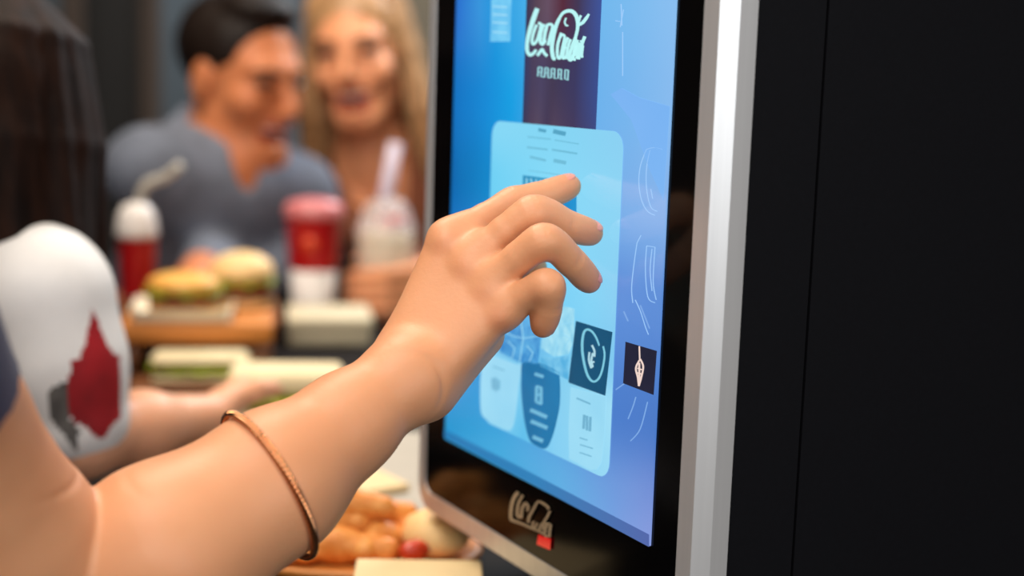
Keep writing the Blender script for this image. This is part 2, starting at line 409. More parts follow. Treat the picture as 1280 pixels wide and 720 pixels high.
# one level only is left below the bezel for the picture: everything shown on the lit screen hangs from the bezel's sibling level
def flat(name, polys, m, lay=1, parent=kiosk, uv=False):
    """thin shapes lying on the screen; polys are lists of (s, t)"""
    L = []
    for P in polys:
        L.append(prism([(p[0], p[1]) for p in P], -.0003-.00022*lay, -.0003-.00022*lay+.0002, lambda s, t, d: K(s, t, d)))
    vf = merge(*L); o = part(name, vf, m, parent, smooth=False)
    if uv: add_uv(o, vf[0])
    return o
def ribbon_px(P, w, k=5, smooth=True, closed=False):
    P = catmull(P, k, closed) if smooth else np.asarray(P, float)
    T = (np.roll(P, -1, 0)-np.roll(P, 1, 0)) if closed else np.gradient(P, axis=0)
    T /= np.linalg.norm(T, axis=1)[:, None]+1e-9
    Nn = np.stack([-T[:, 1], T[:, 0]], 1); w = np.full(len(P), w) if np.isscalar(w) else np.interp(np.linspace(0, 1, len(P)), np.linspace(0, 1, len(w)), w)
    return P+Nn*w[:, None]/2, P-Nn*w[:, None]/2
def strokes(name, lines, w, m, lay, parent=kiosk, closed=False, smooth=True):
    L = []; off = -.0003-.00022*lay
    for ln in lines:
        ww = w
        if isinstance(ln, tuple) and isinstance(ln[0], list): ln, ww = ln
        A, B = ribbon_px(ln, ww, closed=closed, smooth=smooth)
        n = len(A); V = []
        for dd in (off, off+.0002):
            for q in A: V.append(K(*Kpx(*q), dd))
            for q in B: V.append(K(*Kpx(*q), dd))
        Fc = []
        for i in range(n if closed else n-1):
            j = (i+1) % n
            Fc += [(i, j, n+j, n+i), (2*n+i, 3*n+i, 3*n+j, 2*n+j), (i, 2*n+i, 2*n+j, j), (n+i, n+j, 3*n+j, 3*n+i)]
        if not closed: Fc += [(0, n, 3*n, 2*n), (n-1, 3*n-1, 4*n-1, 2*n-1)]
        L.append((np.array(V), Fc))
    return part(name, merge(*L), m, parent, smooth=False)
def pxpoly(P): return [Kpx(*p) for p in P]
def rrect(s0, s1, t0, t1, r, corners=(1,1,1,1)):
    P = []
    for (cs, ct, a0, on) in ((s1-r, t1-r, 0, corners[0]), (s0+r, t1-r, 90, corners[1]), (s0+r, t0+r, 180, corners[2]), (s1-r, t0+r, 270, corners[3])):
        if on:
            for q in range(7): a = math.radians(a0+15*q); P.append((cs+r*math.cos(a), ct+r*math.sin(a)))
        else:
            P.append((cs+r*(1 if a0 in (0, 270) else -1), ct+r*(1 if a0 in (0, 90) else -1)))
    return P
SCR = scr  # the picture's pieces are children of the kiosk, beside the screen
# bottle picture
b0, b1 = Kpx(746, 90)[0], Kpx(656, 90)[0]
bt = flat('bottle_picture', [[(b0-.002, Kpx(740, 165)[1]-.02), (b1, Kpx(658, 140)[1]-.02), (b1, STOP), (b0-.004, STOP)]],
     grid_emat('bottle_picture', [(0, [(0, rgb(52,52,78)), (.12, rgb(82,64,86)), (.22, rgb(92,76,94)), (.34, rgb(66,54,82)), (.44, rgb(88,70,92)), (.7, rgb(70,58,88)), (1, rgb(60,72,126))]),
       (.2, [(0, rgb(50,58,100)), (.12, rgb(72,62,90)), (.25, rgb(74,66,98)), (.4, rgb(66,56,82)), (.7, rgb(58,56,96)), (1, rgb(56,78,144))]),
       (.38, [(0, rgb(52,50,80)), (.15, rgb(88,68,84)), (.3, rgb(100,78,98)), (.5, rgb(86,40,58)), (.7, rgb(64,54,84)), (1, rgb(60,84,156))])]), 1, uv=True)
def z2(P, sx=5.818, ox=640, oy=0): return [(ox+x/sx, oy+y/sx) for x, y in P]
LOGO = emat('logo_light', rgb(186,246,246), 1.0)
strokes('script_logo', [
  (z2([(190,62),(172,110),(150,175),(128,250),(116,320),(118,375),(138,400),(165,385),(182,362)]), [5.3,6.0,5.1,4.1,4.1,3.9,3.0]),
  (z2([(186,180),(166,230),(152,290),(160,322),(184,300),(204,240),(216,180),(196,168)]), 3.3),
  (z2([(236,175),(218,235),(212,300),(228,322),(250,290)]), 3.8),
  (z2([(262,180),(246,245),(236,320)]), 3.8), (z2([(262,180),(292,178),(300,200),(284,260),(268,330)]), 3.3),
  (z2([(352,130),(326,190),(306,270),(296,350),(306,418),(322,430)]), [3.7,4.6,4.8,4.6,3.9]),
  (z2([(352,130),(376,96),(410,80),(445,84),(470,110),(482,150),(484,200),(474,250),(462,290)]), [3.0,3.7,4.6,4.8,4.1,3.7,3.4]),
  (z2([(400,130),(390,160),(400,186),(414,184)]), 1.9),
  (z2([(486,176),(496,140),(508,112)]), 2.8), (z2([(488,182),(520,165),(548,130),(566,102)]), [3.4,4.1,3.7,2.3]),
  (z2([(366,240),(340,320),(336,400),(350,425),(366,400)]), 3.5), (z2([(356,270),(376,252),(388,270),(376,330),(362,400)]), 2.8),
  (z2([(412,272),(392,330),(378,400),(380,424),(398,410)]), 3.5), (z2([(432,285),(412,350),(400,430)]), 3.3),
  (z2([(380,345),(410,352)]), 2.4),
  (z2([(470,270),(446,330),(426,400),(424,432),(440,430),(462,380),(478,320)]), 4.0), (z2([(484,290),(462,360),(452,425),(470,432)]), 3.5),
  (z2([(536,265),(512,330),(494,400),(490,432)]), 3.8), (z2([(500,300),(520,300)]), 2.4), (z2([(500,310),(482,370),(478,420),(496,410)]), 3.1), (z2([(522,330),(514,390),(516,420)]), 3.1),
  (z2([(190,405),(212,375),(226,360),(240,385),(262,408)]), 3.5)], 3.4, LOGO, 2)
strokes('caption', [(z2([(200+i*24+random.uniform(-3,3), 487+i*2.6), (196+i*24+random.uniform(-3,3), 556+i*2.6)]), 1.9) for i in range(10)]
   +[(z2([(200+i*48, 488+i*5), (222+i*48, 491+i*5)]), 1.6) for i in range(5)]+[(z2([(198+i*48, 524+i*5), (216+i*48, 527+i*5)]), 1.4) for i in range(4)]+[(z2([(222+i*44, 558+i*5), (242+i*44, 561+i*5)]), 1.5) for i in range(5)], 2, emat('caption_light', rgb(150,206,214)), 2, smooth=False)
# top-left text plate
a = Kpx(612, 0); c = Kpx(639, 52)
flat('text_plate', [[(Kpx(639, 30)[0], Kpx(626, 52)[1]), (Kpx(614, 30)[0], Kpx(626, 52)[1]), (Kpx(614, 30)[0], STOP), (Kpx(639, 30)[0], STOP)]], emat('plate_light', rgb(120,206,246), 1, col2=rgb(96,188,238), noise=60), 1)
strokes('plate_text', [[(617, y), (635, y+1)] for y in (8, 18, 28, 40)], 1.6, emat('plate_text_light', rgb(170,226,250)), 2, smooth=False)
# the card
cs1, cs0 = Kpx(612, 300)[0], Kpx(775, 300)[0]
ct1, ct0 = (Kpx(650, 152)[1]+Kpx(740, 163)[1])/2, (Kpx(745, 586)[1]+Kpx(615, 536)[1])/2
print('card', cs0, cs1, ct0, ct1)
cvf = rrect(cs0, cs1, ct0, ct1, .011)
flat('order_card', [cvf], grid_emat('card_light', [
  (0, [(0, rgb(140,214,246)), (.35, rgb(92,190,234)), (.6, rgb(130,206,242)), (1, rgb(150,216,244))]),
  (.2, [(0, rgb(150,222,248)), (.4, rgb(110,196,236)), (1, rgb(160,222,246))]),
  (.35, [(0, rgb(40,136,206)), (.3, rgb(70,160,220)), (.6, rgb(120,204,242)), (1, rgb(128,200,240))]),
  (.5, [(0, rgb(70,180,232)), (.4, rgb(104,202,244)), (.8, rgb(132,212,246)), (1, rgb(136,206,242))]),
  (.8, [(0, rgb(110,208,244)), (.5, rgb(134,218,248)), (1, rgb(140,212,244))]),
  (1, [(0, rgb(134,216,246)), (.5, rgb(132,214,244)), (1, rgb(138,208,242))])], .05), 2, uv=True)
TXT = emat('text_teal', rgb(86,164,196)); TXF = emat('text_faint', rgb(112,188,216))
z3 = lambda P: [(600+x/4, 120+y/4) for x, y in P]
strokes('card_text', [(z3([(298,168),(336,176)]), 4), (z3([(372,176),(434,190)]), 5.5)], 4, TXT, 3, smooth=False)
strokes('card_text', [(z3([(244,204),(360,216)]), 1.6), (z3([(380,220),(500,240)]), 1.4), (z3([(240,256),(344,268)]), 2.2), (z3([(366,268),(492,288)]), 2.4),
   (z3([(256,304),(335,322)]), 3), (z3([(374,322),(436,334)]), 4.6), (z3([(250,372),(420,396)]), 1)], 2, TXF, 3, smooth=False)
flat('card_button', [pxpoly([(655, 219), (688, 223), (688, 240), (655, 236)])], emat('button_teal', rgb(42,140,186), col2=rgb(60,158,200), noise=60), 3)
strokes('button_text', [[(660, 222.5), (660, 234)], [(665, 223), (668, 233)], [(672, 224), (672, 236)], [(677, 225), (679, 235)], [(683, 225), (683, 237)]], 2, emat('button_text_light', rgb(140,208,232)), 4, smooth=False)
flat('card_button', [pxpoly([(690, 245), (722, 243), (722, 270), (690, 264)])], emat('button_blue', rgb(38,152,212), col2=rgb(30,140,204), noise=40), 3)
# ice cubes picture on the card
ICE = [emat('ice_blue', rgb(46,136,204), col2=rgb(84,170,224), noise=120), emat('ice_pale', rgb(134,206,236), col2=rgb(168,226,244), noise=120), emat('ice_mid', rgb(84,176,224), col2=rgb(124,200,236), noise=150)]
z4 = lambda P: [(590+x/3.27, 380+y/3.27) for x, y in P]
flat('ice_picture', [pxpoly(z4(P)) for P in ([(120,100),(205,60),(285,130),(275,245),(200,238),(118,196)],)], ICE[0], 3)
flat('ice_picture', [pxpoly(z4(P)) for P in ([(300,60),(360,2),(424,20),(420,150),(400,205),(340,215),(286,180)],)], ICE[1], 3)
flat('ice_picture', [pxpoly(z4(P)) for P in ([(286,216),(345,220),(400,210),(398,310),(358,290),(284,254)],)], ICE[2], 3)
strokes('ice_outline', [z4([(205,60),(215,140),(200,238)]), z4([(120,100),(170,130),(215,140),(285,130)]), z4([(360,2),(345,80),(352,160),(340,215)]), z4([(300,90),(345,90),(420,70)]), z4([(150,150),(180,180),(170,220)]), z4([(230,170),(255,200),(240,235)]), z4([(375,120),(405,140),(385,180)])], 1.1, emat('ice_line', rgb(150,216,242)), 4, smooth=False)
# dark tiles
DT = emat('tile_teal', rgb(22,76,110), col2=rgb(26,84,120), noise=30)
tile = flat('dark_tile', [pxpoly([(721.5, 401), (767, 415), (758, 494.5), (712, 478)])], DT, 3)
strokes('ring_icon', [z4([(526,170),(514,138),(496,112),(476,104),(462,120),(456,170),(462,230),(478,290),(500,316),(522,306),(538,270),(548,210),(542,172)])], [1.6,2.6,2.8,2.6,2.2,1.8], emat('ring_light', rgb(128,204,226)), 4)
BI = emat('icon_light', rgb(176,218,230))
strokes('bottle_icon', [z4([(496,168),(506,190),(506,215)]), z4([(486,196),(484,230),(494,262)]), z4([(500,200),(494,230),(500,258)]), z4([(484,240),(506,236)])], 2.2, BI, 4)
NT = emat('tile_navy', rgb(30,32,52), col2=rgb(36,36,58), noise=30)
flat('dark_tile', [pxpoly([(783.5, 427), (822.5, 438.5), (818.5, 493.5), (780.5, 479)])], NT, 3)
WI = emat('leaf_icon_light', rgb(240,214,204))
strokes('leaf_icon', [z4([(690,172),(692,230)]), (z4([(690,230),(676,262),(684,300),(688,335)]), 2), (z4([(694,225),(706,255),(698,300),(688,335)]), 2), (z4([(690,240),(690,330)]), 2.2), z4([(682,262),(700,268)]), z4([(680,280),(700,286)])], 1.6, WI, 4)
# three small cards at the bottom of the card
PC = emat('mini_card_light', rgb(160,222,246), col2=rgb(148,214,242), noise=20)
flat('mini_card', [pxpoly(catmull(z4([(52,205),(180,244),(205,250),(196,330),(184,440),(172,500),(150,516),(90,490),(52,462),(40,430),(38,350),(42,270)]), 4, True))], PC, 3)
flat('mini_card', [pxpoly(catmull(z4([(215,236),(290,244),(345,268),(362,290),(364,400),(350,480),(330,550),(306,590),(270,580),(240,555),(220,480),(208,380),(206,300)]), 4, True))], emat('shield_blue', rgb(22,112,164), col2=rgb(28,122,176), noise=25), 3)
flat('mini_card', [pxpoly(z4([(408,340),(552,378),(546,520),(540,600),(532,650),(515,676),(490,678),(402,632),(400,500)]))], PC, 3)
strokes('mini_text', [(z4([(90,254),(140,272)]), 1.6), (z4([(90,302),(92,348)]), 3.2), (z4([(103,300),(103,356)]), 3.6), (z4([(116,310),(114,350)]), 3)], 2, emat('mini_grey', rgb(118,184,214)), 4, smooth=False)
strokes('mini_text', [(z4([(262,285),(298,297)]), 4), (z4([(270,335),(268,400)]), 3.6), (z4([(288,340),(288,410)]), 3.6), (z4([(268,335),(290,342)]), 3), (z4([(272,368),(288,374)]), 3), (z4([(268,400),(290,408)]), 3), (z4([(244,432),(312,462)]), 4.6), (z4([(246,478),(314,506)]), 4.6), (z4([(254,542),(296,560)]), 4.6)], 3, emat('mini_bright', rgb(112,184,218)), 4, smooth=False)
strokes('mini_text', [(z4([(434,384),(490,408)]), 2), (z4([(465,452),(462,510)]), 3), (z4([(476,456),(476,516)]), 3), (z4([(490,460),(488,520)]), 3), (z4([(446,546),(478,556)]), 1.4), (z4([(448,574),(500,590)]), 1.4), (z4([(446,606),(494,622)]), 1.4)], 2, emat('mini_faint', rgb(112,176,206)), 4, smooth=False)
# faint glass outlines on the right
GO = emat('outline_light', rgb(158,202,248))
z5 = lambda P: [(770+x/2.669, 150+y/2.669) for x, y in P]
strokes('glass_outline', [z5([(104,98),(84,150),(78,210),(88,270),(108,305),(132,318)]), z5([(116,100),(104,160),(104,230),(118,290),(140,305)]), z5([(104,98),(130,92),(158,98)]), z5([(118,230),(124,262)]),
   z5([(72,410),(62,480),(54,560),(58,610)]), z5([(104,420),(100,500),(108,590),(132,610)]), z5([(66,600),(84,640),(100,690),(110,716)]), z5([(122,430),(116,500),(122,570)]), z5([(85,385),(72,410)]), z5([(104,420),(132,424)]), z5([(132,424),(126,540),(136,600)])], .8, GO, 1)
strokes('glass_outline', [[(777, 5), (778, 32)], [(780, 12), (776, 34)], [(770, 26), (776, 27)], [(779, 40), (779, 95)]], .9, GO, 1, smooth=False)
SM = emat('smear_light', rgb(126,170,228))
for ln in [z4([(690,5),(712,60),(728,100)]), z4([(622,30),(640,70)]), z4([(640,470),(660,420),(672,380)]), z4([(590,350),(625,325)]), z4([(650,560),(690,510),(720,400)])]: strokes('smear', [ln], 1.2, SM, 1)
flat('status_bar', [pxpoly([(556, 546), (812, 683.5), (812, 668), (640, 578), (556, 537)])], grid_emat('status_blue', [(0, [(0, rgb(24,120,180)), (.5, rgb(52,130,186)), (1, rgb(84,104,170))]), (1, [(0, rgb(24,120,180)), (.5, rgb(52,130,186)), (1, rgb(84,104,170))])]), 1, uv=True)
flat('light_wedge', [pxpoly([(764, 118), (778, 110), (800, 122), (838, 133), (830, 250), (812, 210), (790, 150)])], emat('wedge_light', rgb(124,181,243), col2=rgb(118,177,241), noise=10), 1)
# emblem on the bezel
z6 = lambda P: [(600+x/5.5375, 590+y/5.5375) for x, y in P]
LG = mat('pale_print', rgb(196,172,138), .5, var=.05)
strokes('bezel_logo', [(z6([(268,140),(240,180),(222,240),(218,320),(240,338),(300,360),(360,388),(420,412),(470,448)]), [4.4,4,3.4,3,2.6,2.8,2.8]),
   (z6([(300,160),(270,220),(262,290),(280,318)]), 3), (z6([(320,212),(296,250),(290,320)]), 3), (z6([(320,212),(338,240),(330,270)]), 2.6), (z6([(300,240),(318,238)]), 2),
   (z6([(338,350),(345,310),(372,262),(400,212),(420,206),(470,238),(478,258)]), [3,3.4,3,2.6,3,3.4]),
   (z6([(488,270),(470,310),(448,345),(440,400)]), 3), (z6([(378,340),(368,370),(384,384),(402,352)]), 2.6), (z6([(440,352),(420,380),(414,410)]), 3), (z6([(470,360),(456,395),(452,425)]), 3.4), (z6([(494,362),(486,410),(484,450)]), 3.4), (z6([(450,352),(494,362)]), 2.4)], 3, LG, 1.5)
flat('red_emblem', [pxpoly(z6([(408,434),(494,462),(488,540),(396,500)]))], emat('red_emblem', rgb(226,16,22), .8), 1)

# ------------------------------------------------------------------ people
def hframe(c, fwd, up, s):
    y = nrm(fwd); z = np.asarray(up, float); z = nrm(z-(z@y)*y); x = np.cross(y, z)     # x: the person's right
    X = np.stack([x, y, z]); return dict(c=np.asarray(c, float), X=X, s=s)
def hp(H, p): return H['c']+H['s']*(np.asarray(p, float)@H['X'])
def head_prims(S, H, laugh=True):
    s = H['s']; jw = H.get('jaw', 1.0)
    def e(c, r, k=.012, op='u'): S.ell(hp(H, c), np.array(r)*s, H['X'], k*s, op)
    def cp_(a, b, ra, rb, k=.01): S.cap(hp(H, a), hp(H, b), ra*s, rb*s, k*s)
    e((0,-.014,.032), (.072,.090,.078)); e((0,.020,-.030), (.060*jw,.066,.080), .03); e((0,.064,-.094), (.024*jw,.022,.018), .025)
    e((0,.066,.024), (.046,.022,.016), .02)
    for q in (-1, 1):
        e((q*.040,.056,-.026), (.021,.024,.022), .02); e((q*.033,.092,.004), (.015,.012,.009), .008, 's')
        e((q*.073,-.006,-.008), (.008,.019,.031), .006); e((q*.012,.096,-.033), (.007,.008,.007), .006)
        e((q*.032,.083,.002), (.0125,.006,.003), .004)
        cp_((q*.05*jw,.01,-.06), (q*.022*jw,.06,-.096), .014, .012, .03)
    cp_((0,.084,.012), (0,.107,-.026), .008, .0105, .012)
    if laugh: e((0,.090,-.066), (.027,.020,.016), .006, 's')
    cp_((-.024,.075,-.05), (0,.088,-.049), .005, .006, .006); cp_((.024,.075,-.05), (0,.088,-.049), .005, .006, .006)
    cp_((-.02,.07,-.084), (0,.084,-.088), .005, .007, .008); cp_((.02,.07,-.084), (0,.084,-.088), .005, .007, .008)
def face_parts(H, body, h=.003):
    s = H['s']
    for q in (-1, 1):
        part('eye', SDF(.0022).ell(hp(H, (q*.032,.079,.0065)), np.array((.0120,.0095,.0066))*s, H['X']).mesh(1), M['eye'], body)
        part('eyebrow', SDF(.0018).chain([hp(H, p) for p in ((q*.014,.0895,.022), (q*.032,.0875,.027), (q*.05,.0705,.021))], [.0030*s,.0030*s,.0020*s], .003).mesh(1), M[H.get('brow', 'hair_man')], body)
    part('teeth', SDF(.0022).chain([hp(H, p) for p in ((-.018,.078,-.0575), (0,.0875,-.0575), (.018,.078,-.0575))], [.0036*s]*3, .003).mesh(1), M['teeth'], body)
    part('lips', SDF(.0018).chain([hp(H, p) for p in ((-.027,.072,-.054), (-.012,.091,-.049), (.012,.091,-.049), (.027,.072,-.054), (.018,.081,-.084), (0,.0895,-.090), (-.018,.081,-.084), (-.027,.072,-.054))], [.002*s,.003*s,.003*s,.002*s,.003*s,.0036*s,.003*s,.002*s], .003).mesh(1), M['lip'], body)
    part('mouth_interior', SDF(.0022).ell(hp(H, (0,.079,-.070)), np.array((.022,.008,.014))*s, H['X']).mesh(1), M['mouth'], body)
def tframe(J):
    side = np.asarray(J['shR'])-np.asarray(J['shL']); side[2] *= .3; side = nrm(side)
    mid = (np.asarray(J['shR'])+J['shL'])/2; hip = np.asarray(J['hip'], float)
    up = nrm(mid-hip); side = nrm(side-(side@up)*up); fwd = np.cross(up, side); return side, fwd, up, mid, hip
def torso(S, J, g=0, w=1.0, breast=0):
    side, fwd, up, mid, hip = tframe(J); X = np.stack([side, fwd, up]); L = np.linalg.norm(mid-hip)
    hs = np.linalg.norm(np.asarray(J['shR'])-J['shL'])/2
    S.ell(mid-up*.13*L/.5-fwd*.0, ((hs*.92)*w+g, .095*w+g, .2+g), X, .05)
    S.ell(mid-up*L*.62, (.135*w+g, .095*w+g, .19+g), X, .06)
    S.ell(hip, (.155*w+g, .105*w+g, .11+g), X, .05)
    S.cap(J['shR'], J['shL'], .05*w+g, .05*w+g, .05)
    S.cap(np.asarray(J['shR'])*.8+mid*.2+up*.02, J['neck'], .035+g, .04+g, .05); S.cap(np.asarray(J['shL'])*.8+mid*.2+up*.02, J['neck'], .035+g, .04+g, .05)
    if breast:
        for q in (-1, 1): S.ell(mid-up*.17+fwd*(.075)+side*q*.07, (.06+g, .055+g, .06+g), X, .05)
def hand_prims(S, w, d, pn, th, r=1.0, curl=.5, k=.006):
    """w wrist, d direction of the palm, pn direction the palm faces, th direction the thumb leaves to"""
    w, d = np.asarray(w, float), nrm(d); pn = nrm(np.asarray(pn)-(np.asarray(pn)@d)*d); lat = np.cross(d, pn); lat = lat*(1 if lat@np.asarray(th) > 0 else -1)
    for i, L in enumerate((.92, 1.0, .95, .78)):
        o = (.027-.018*i)*r; a = w+lat*o*.6+d*.012; b = w+d*(.085 if i != 3 else .078)*r+lat*o
        S.cap(a, b, .013*r, .0115*r, .012)
        p = b; ang = .15+curl*.25
        for q, sl in enumerate((.043, .027, .021)):
            ang += curl*(.5, .85, .6)[q]
            dd = d*math.cos(ang)+pn*math.sin(ang); n = p+dd*sl*L*r
            S.cap(p, n, (.0095, .0085, .0076)[q]*r, (.0085, .0076, .0066)[q]*r, k if q else .006); p = n
    a = w+d*.022+lat*.018; b = a+(d*.6+lat*.75+pn*.35)*.034*r; c = b+(d*.85+lat*.25+pn*(.3+curl*.4))*.034*r; e = c+(d*.9+pn*(.2+curl*.6))*.026*r
    S.cap(a, b, .015*r, .0125*r, .012); S.cap(b, c, .0115*r, .0098*r, .006); S.cap(c, e, .0095*r, .0075*r, .005)
def build_person(label, loc, J, H, skinm, h=.004, laugh=True, breast=0, w=1.0, hands=True):
    P = thing('person', loc, label, 'person')
    S = SDF(h); head_prims(S, H, laugh)
    side, fwd, up, mid, hip = tframe(J)
    S.cap(hp(H, (0,-.02,-.06)), np.asarray(J['neck'])-up*.04, .05*H['s'], .058*H['s'], .03)
    torso(S, J, 0, w, breast)
    for q in 'RL':
        if 'el'+q in J:
            S.chain([J['sh'+q], J['el'+q], np.asarray(J['wr'+q])*.45+np.asarray(J['el'+q])*.55, J['wr'+q]], [.05*w, .038*w, .036*w, .026*w], .02)
            if 'hd'+q in J: hand_prims(S, J['wr'+q], *J['hd'+q])
    body = part('body', S.mesh(2), skinm, P)
    return P, body
def trousers(P, J, m, g=.008):
    S = SDF(.008); side, fwd, up, mid, hip = tframe(J); X = np.stack([side, fwd, up])
    S.ell(hip, (.165, .118, .125), X, .04); S.ell(hip+up*.06, (.155, .11, .1), X, .04); 
    for q, sg in (('R', 1), ('L', -1)):
        a = hip+side*.085*sg-up*.03; S.chain([a, J['kn'+q], J['an'+q]], [.088, .066, .05], .03)
    t = part('trousers', S.mesh(1), m, P)
    for q, sg in (('R', 1), ('L', -1)):
        an = np.asarray(J['an'+q], float); f2 = nrm([fwd[0], fwd[1], 0])
        part('shoe', SDF(.005).cap(an-[0,0,.045], an+f2*.15-[0,0,.06], .042, .034, .02).mesh(1), M['shoe'], P)
def stool(x, y, z, ring, label):
    t = thing('bar_stool', (x, y, 0), label, 'stool', 'bar stools around the black table')
    part('seat', lathe([(.02,z-.045), (.165,z-.045), (.175,z-.03), (.17,z-.008), (.15,z), (.02,z)], 36, (x,y,0)), M['door'], t)
    part('column', lathe([(.028,.02), (.028,z-.046)], 20, (x,y,0)), M['steel'], t)
    part('base', lathe([(.02,0), (.2,0), (.205,.01), (.05,.028), (.02,.03)], 36, (x,y,0)), M['steel'], t)
    a = np.linspace(0, 2*math.pi, 40, endpoint=False); part('foot_ring', merge(tube(np.stack([x+.17*np.cos(a), y+.17*np.sin(a), 0*a+ring], 1), .011, 8, True), box((-.17,-.008,-.006), (.17,.008,.006), 0, 1, rotz(.7), (x,y,ring))), M['steel'], t)

# ---- the person using the kiosk: a high-detail right arm and hand, the rest out of the picture
shR = at(-285, 232, .50); ua1 = at(-90, 531, .65); ua2 = at(9, 680, .705); elb = at(66, 772, .728)
fa1 = at(203, 696, .738); fa2 = at(343, 602, .772); fa3 = at(434, 530, .797); wr = at(504, 473, .815)
Aa = SDF(.0015)
Aa.chain([shR, ua1, ua2, elb], [.054, .0425, .045, .042], .012)
Fa = SDF(.0015); Fa.chain([elb+(fa1-elb)*.05, fa1, fa2, fa3, wr], [.042, .0475, .0385, .0275, .0218], .012)
MC = dict(i=(at(496,452,.832), at(560,300,.847)), m=(at(505,466,.826), at(586,331,.836)), r=(at(516,480,.819), at(610,359,.827)), p=(at(527,485,.813), at(625,388,.822)))
Pm = SDF(.0015)
for q, r0, r1 in (('i',.0135,.0118), ('m',.0135,.0118), ('r',.0132,.0112), ('p',.0122,.0105)): Pm.cap(MC[q][0], MC[q][1], r0, r1, .014)
Pm.cap(wr, (MC['m'][0]+MC['r'][0])/2, .0212, .020, .016)
Pm.cap(at(536,486,.83), at(603,420,.845), .0155, .013, .018); Pm.cap(at(508,448,.848), at(562,362,.876), .0165, .0145, .018)
Pm.cap(at(540,440,.845), at(590,370,.855), .0165, .0145, .018)
for q, dv in (('i',(-.0015,.0035)), ('m',(0,.003)), ('r',(.001,.003)), ('p',(.001,.002))):   # knuckles
    Pm.ell(MC[q][1]-FW*.0078+UP*(dv[1]-.005)+RT*(dv[0]+.0005), (.0058,.0058,.0048), None, .009)
Fg = SDF(.0015)
fingers = dict(
 i=([MC['i'][1], at(640,257,.863), at(682,243.5,.8715), at(710,233.5,.8765)], [.0108, .0090, .0078, .0064]),
 m=([MC['m'][1], at(664,268,.832), at(709,282,.842), at(737,291,.852)], [.0110, .0091, .0079, .0065]),
 r=([MC['r'][1], at(677,303,.812), at(714,327,.822), at(735,350,.836)], [.0108, .0089, .0077, .0065]),
 p=([MC['p'][1], at(682,357,.806), at(685,383,.812), at(679,406,.820)], [.0104, .0080, .0068, .0060]))
for q, (P, Rr) in fingers.items():
    f1 = SDF(.0015); Cv = catmull(P, 5); f1.chain(list(Cv), list(np.interp(np.linspace(0, 3, len(Cv)), [0, .55, 1, 1.5, 2, 2.6, 3], [Rr[0], Rr[1]*1.02, Rr[1]*1.02, Rr[2]*1.02, Rr[2], Rr[3]*1.08, Rr[3]])), .004)
    a, b = P[2], P[3]; f1.cap(b*.6+a*.4, b+(b-a)*.12, Rr[3]*.98, Rr[3]*.9, .004)
    dors = nrm((P[1]-P[0])-((P[1]-P[0])@nrm(P[2]-P[1]))*nrm(P[2]-P[1])) if q != 'i' else UP
    f1.ell(P[1]+dors*Rr[1]*.12, (Rr[1]*.98,)*3, None, .006)
    Fg.group(f1, .002)
for a_, b_, ta, rr in (('i','m',.30,.0072), ('m','r',.17,.0072), ('r','p',.15,.0072)):
    pa, pb = fingers[a_][0], fingers[b_][0]
    for t_ in (.02, ta*.5, ta):
        A_ = pa[0]*(1-t_)+pa[1]*t_; B_ = pb[0]*(1-t_)+pb[1]*t_; Pm.cap(A_+FW*.0015, B_+FW*.0015, rr*(1.1-.5*t_), rr*(1.1-.5*t_), .008)
thumb = [at(515,440,.856), at(575,388,.893), at(636,351,.905), at(668,334,.902)]
f1 = SDF(.0015); f1.chain(thumb, [.0145,.0115,.0098,.0080], .006); Fg.group(f1, .002)
Hd = SDF(.0015); Hd.group(Pm, .01); Hd.group(Fg, .0065)
Fa.group(Hd, .012)
ARM = SDF(.0015); ARM.group(Aa, .003); ARM.group(Fa, .004)
CR_ = [(at(112,612,.69), nrm(ua2-ua1+fa1-fa2), .0016, .0010, .03), (at(548,468,.80), nrm(wr-MC['m'][0]), .0018, .0007, .016), (at(540,478,.80), nrm(wr-MC['m'][0]), .0016, .0006, .013)]
for q in 'imrp':                                                 # skin folds over the finger joints
    P, Rr = fingers[q]
    for jn, amp in ((1, .00055), (2, .00045)):
        ax = nrm(nrm(P[jn]-P[jn-1])+nrm(P[jn+1]-P[jn])); b = nrm(P[jn]-P[jn-1])-nrm(P[jn+1]-P[jn]); dr_ = nrm(b-(b@ax)*ax) if q != 'i' else nrm(UP-(UP@ax)*ax)
        dr_ = nrm(dr_-FW*.5)
        for off in ((-.0024, 0, .0026) if jn == 1 else (-.0011, .0013)): CR_.append((P[jn]+dr_*Rr[jn]+ax*off, ax, .0009, amp, .0062))
def creases(X, Y, Z, D):                                         # fine folds: elbow, wrist, finger joints
    x, y, z = X.ravel(), Y.ravel(), Z.ravel()
    for c, n, wd, dp, rad in CR_:
        sl = tuple(slice(int(np.searchsorted(v, c[k]-2.4*rad)), int(np.searchsorted(v, c[k]+2.4*rad))) for k, v in enumerate((x, y, z)))
        a, b, d_ = X[sl[0]]-c[0], Y[:, sl[1]]-c[1], Z[:, :, sl[2]]-c[2]
        D[sl] += (dp*np.exp(-((a*n[0]+b*n[1]+d_*n[2])/wd)**2)*np.exp(-(a*a+b*b+d_*d_)/rad**2)).astype(np.float32)
    return np.float32(0)
ARM.fn(creases)
ARM.h = .0012
armV, armF = ARM.mesh(1)
fac = nrm([.87, .49, 0]); lft = nrm([-.49, .87, 0])
neckO = shR+lft*.17-fac*.075+[0, 0, .035]; shL = shR+lft*.34-fac*.10+[0, 0, 0]
J = dict(shR=shR-fac*.02, shL=shL, neck=neckO, hip=np.array([neckO[0], neckO[1], .93])-fac*.04)
J['elL'] = shL-[0,0,.28]-fac*.03+lft*.06; J['wrL'] = J['elL']+fac*.1-[0,0,.21]+lft*.02; J['hdL'] = ((0,0,-1), -lft, fac)
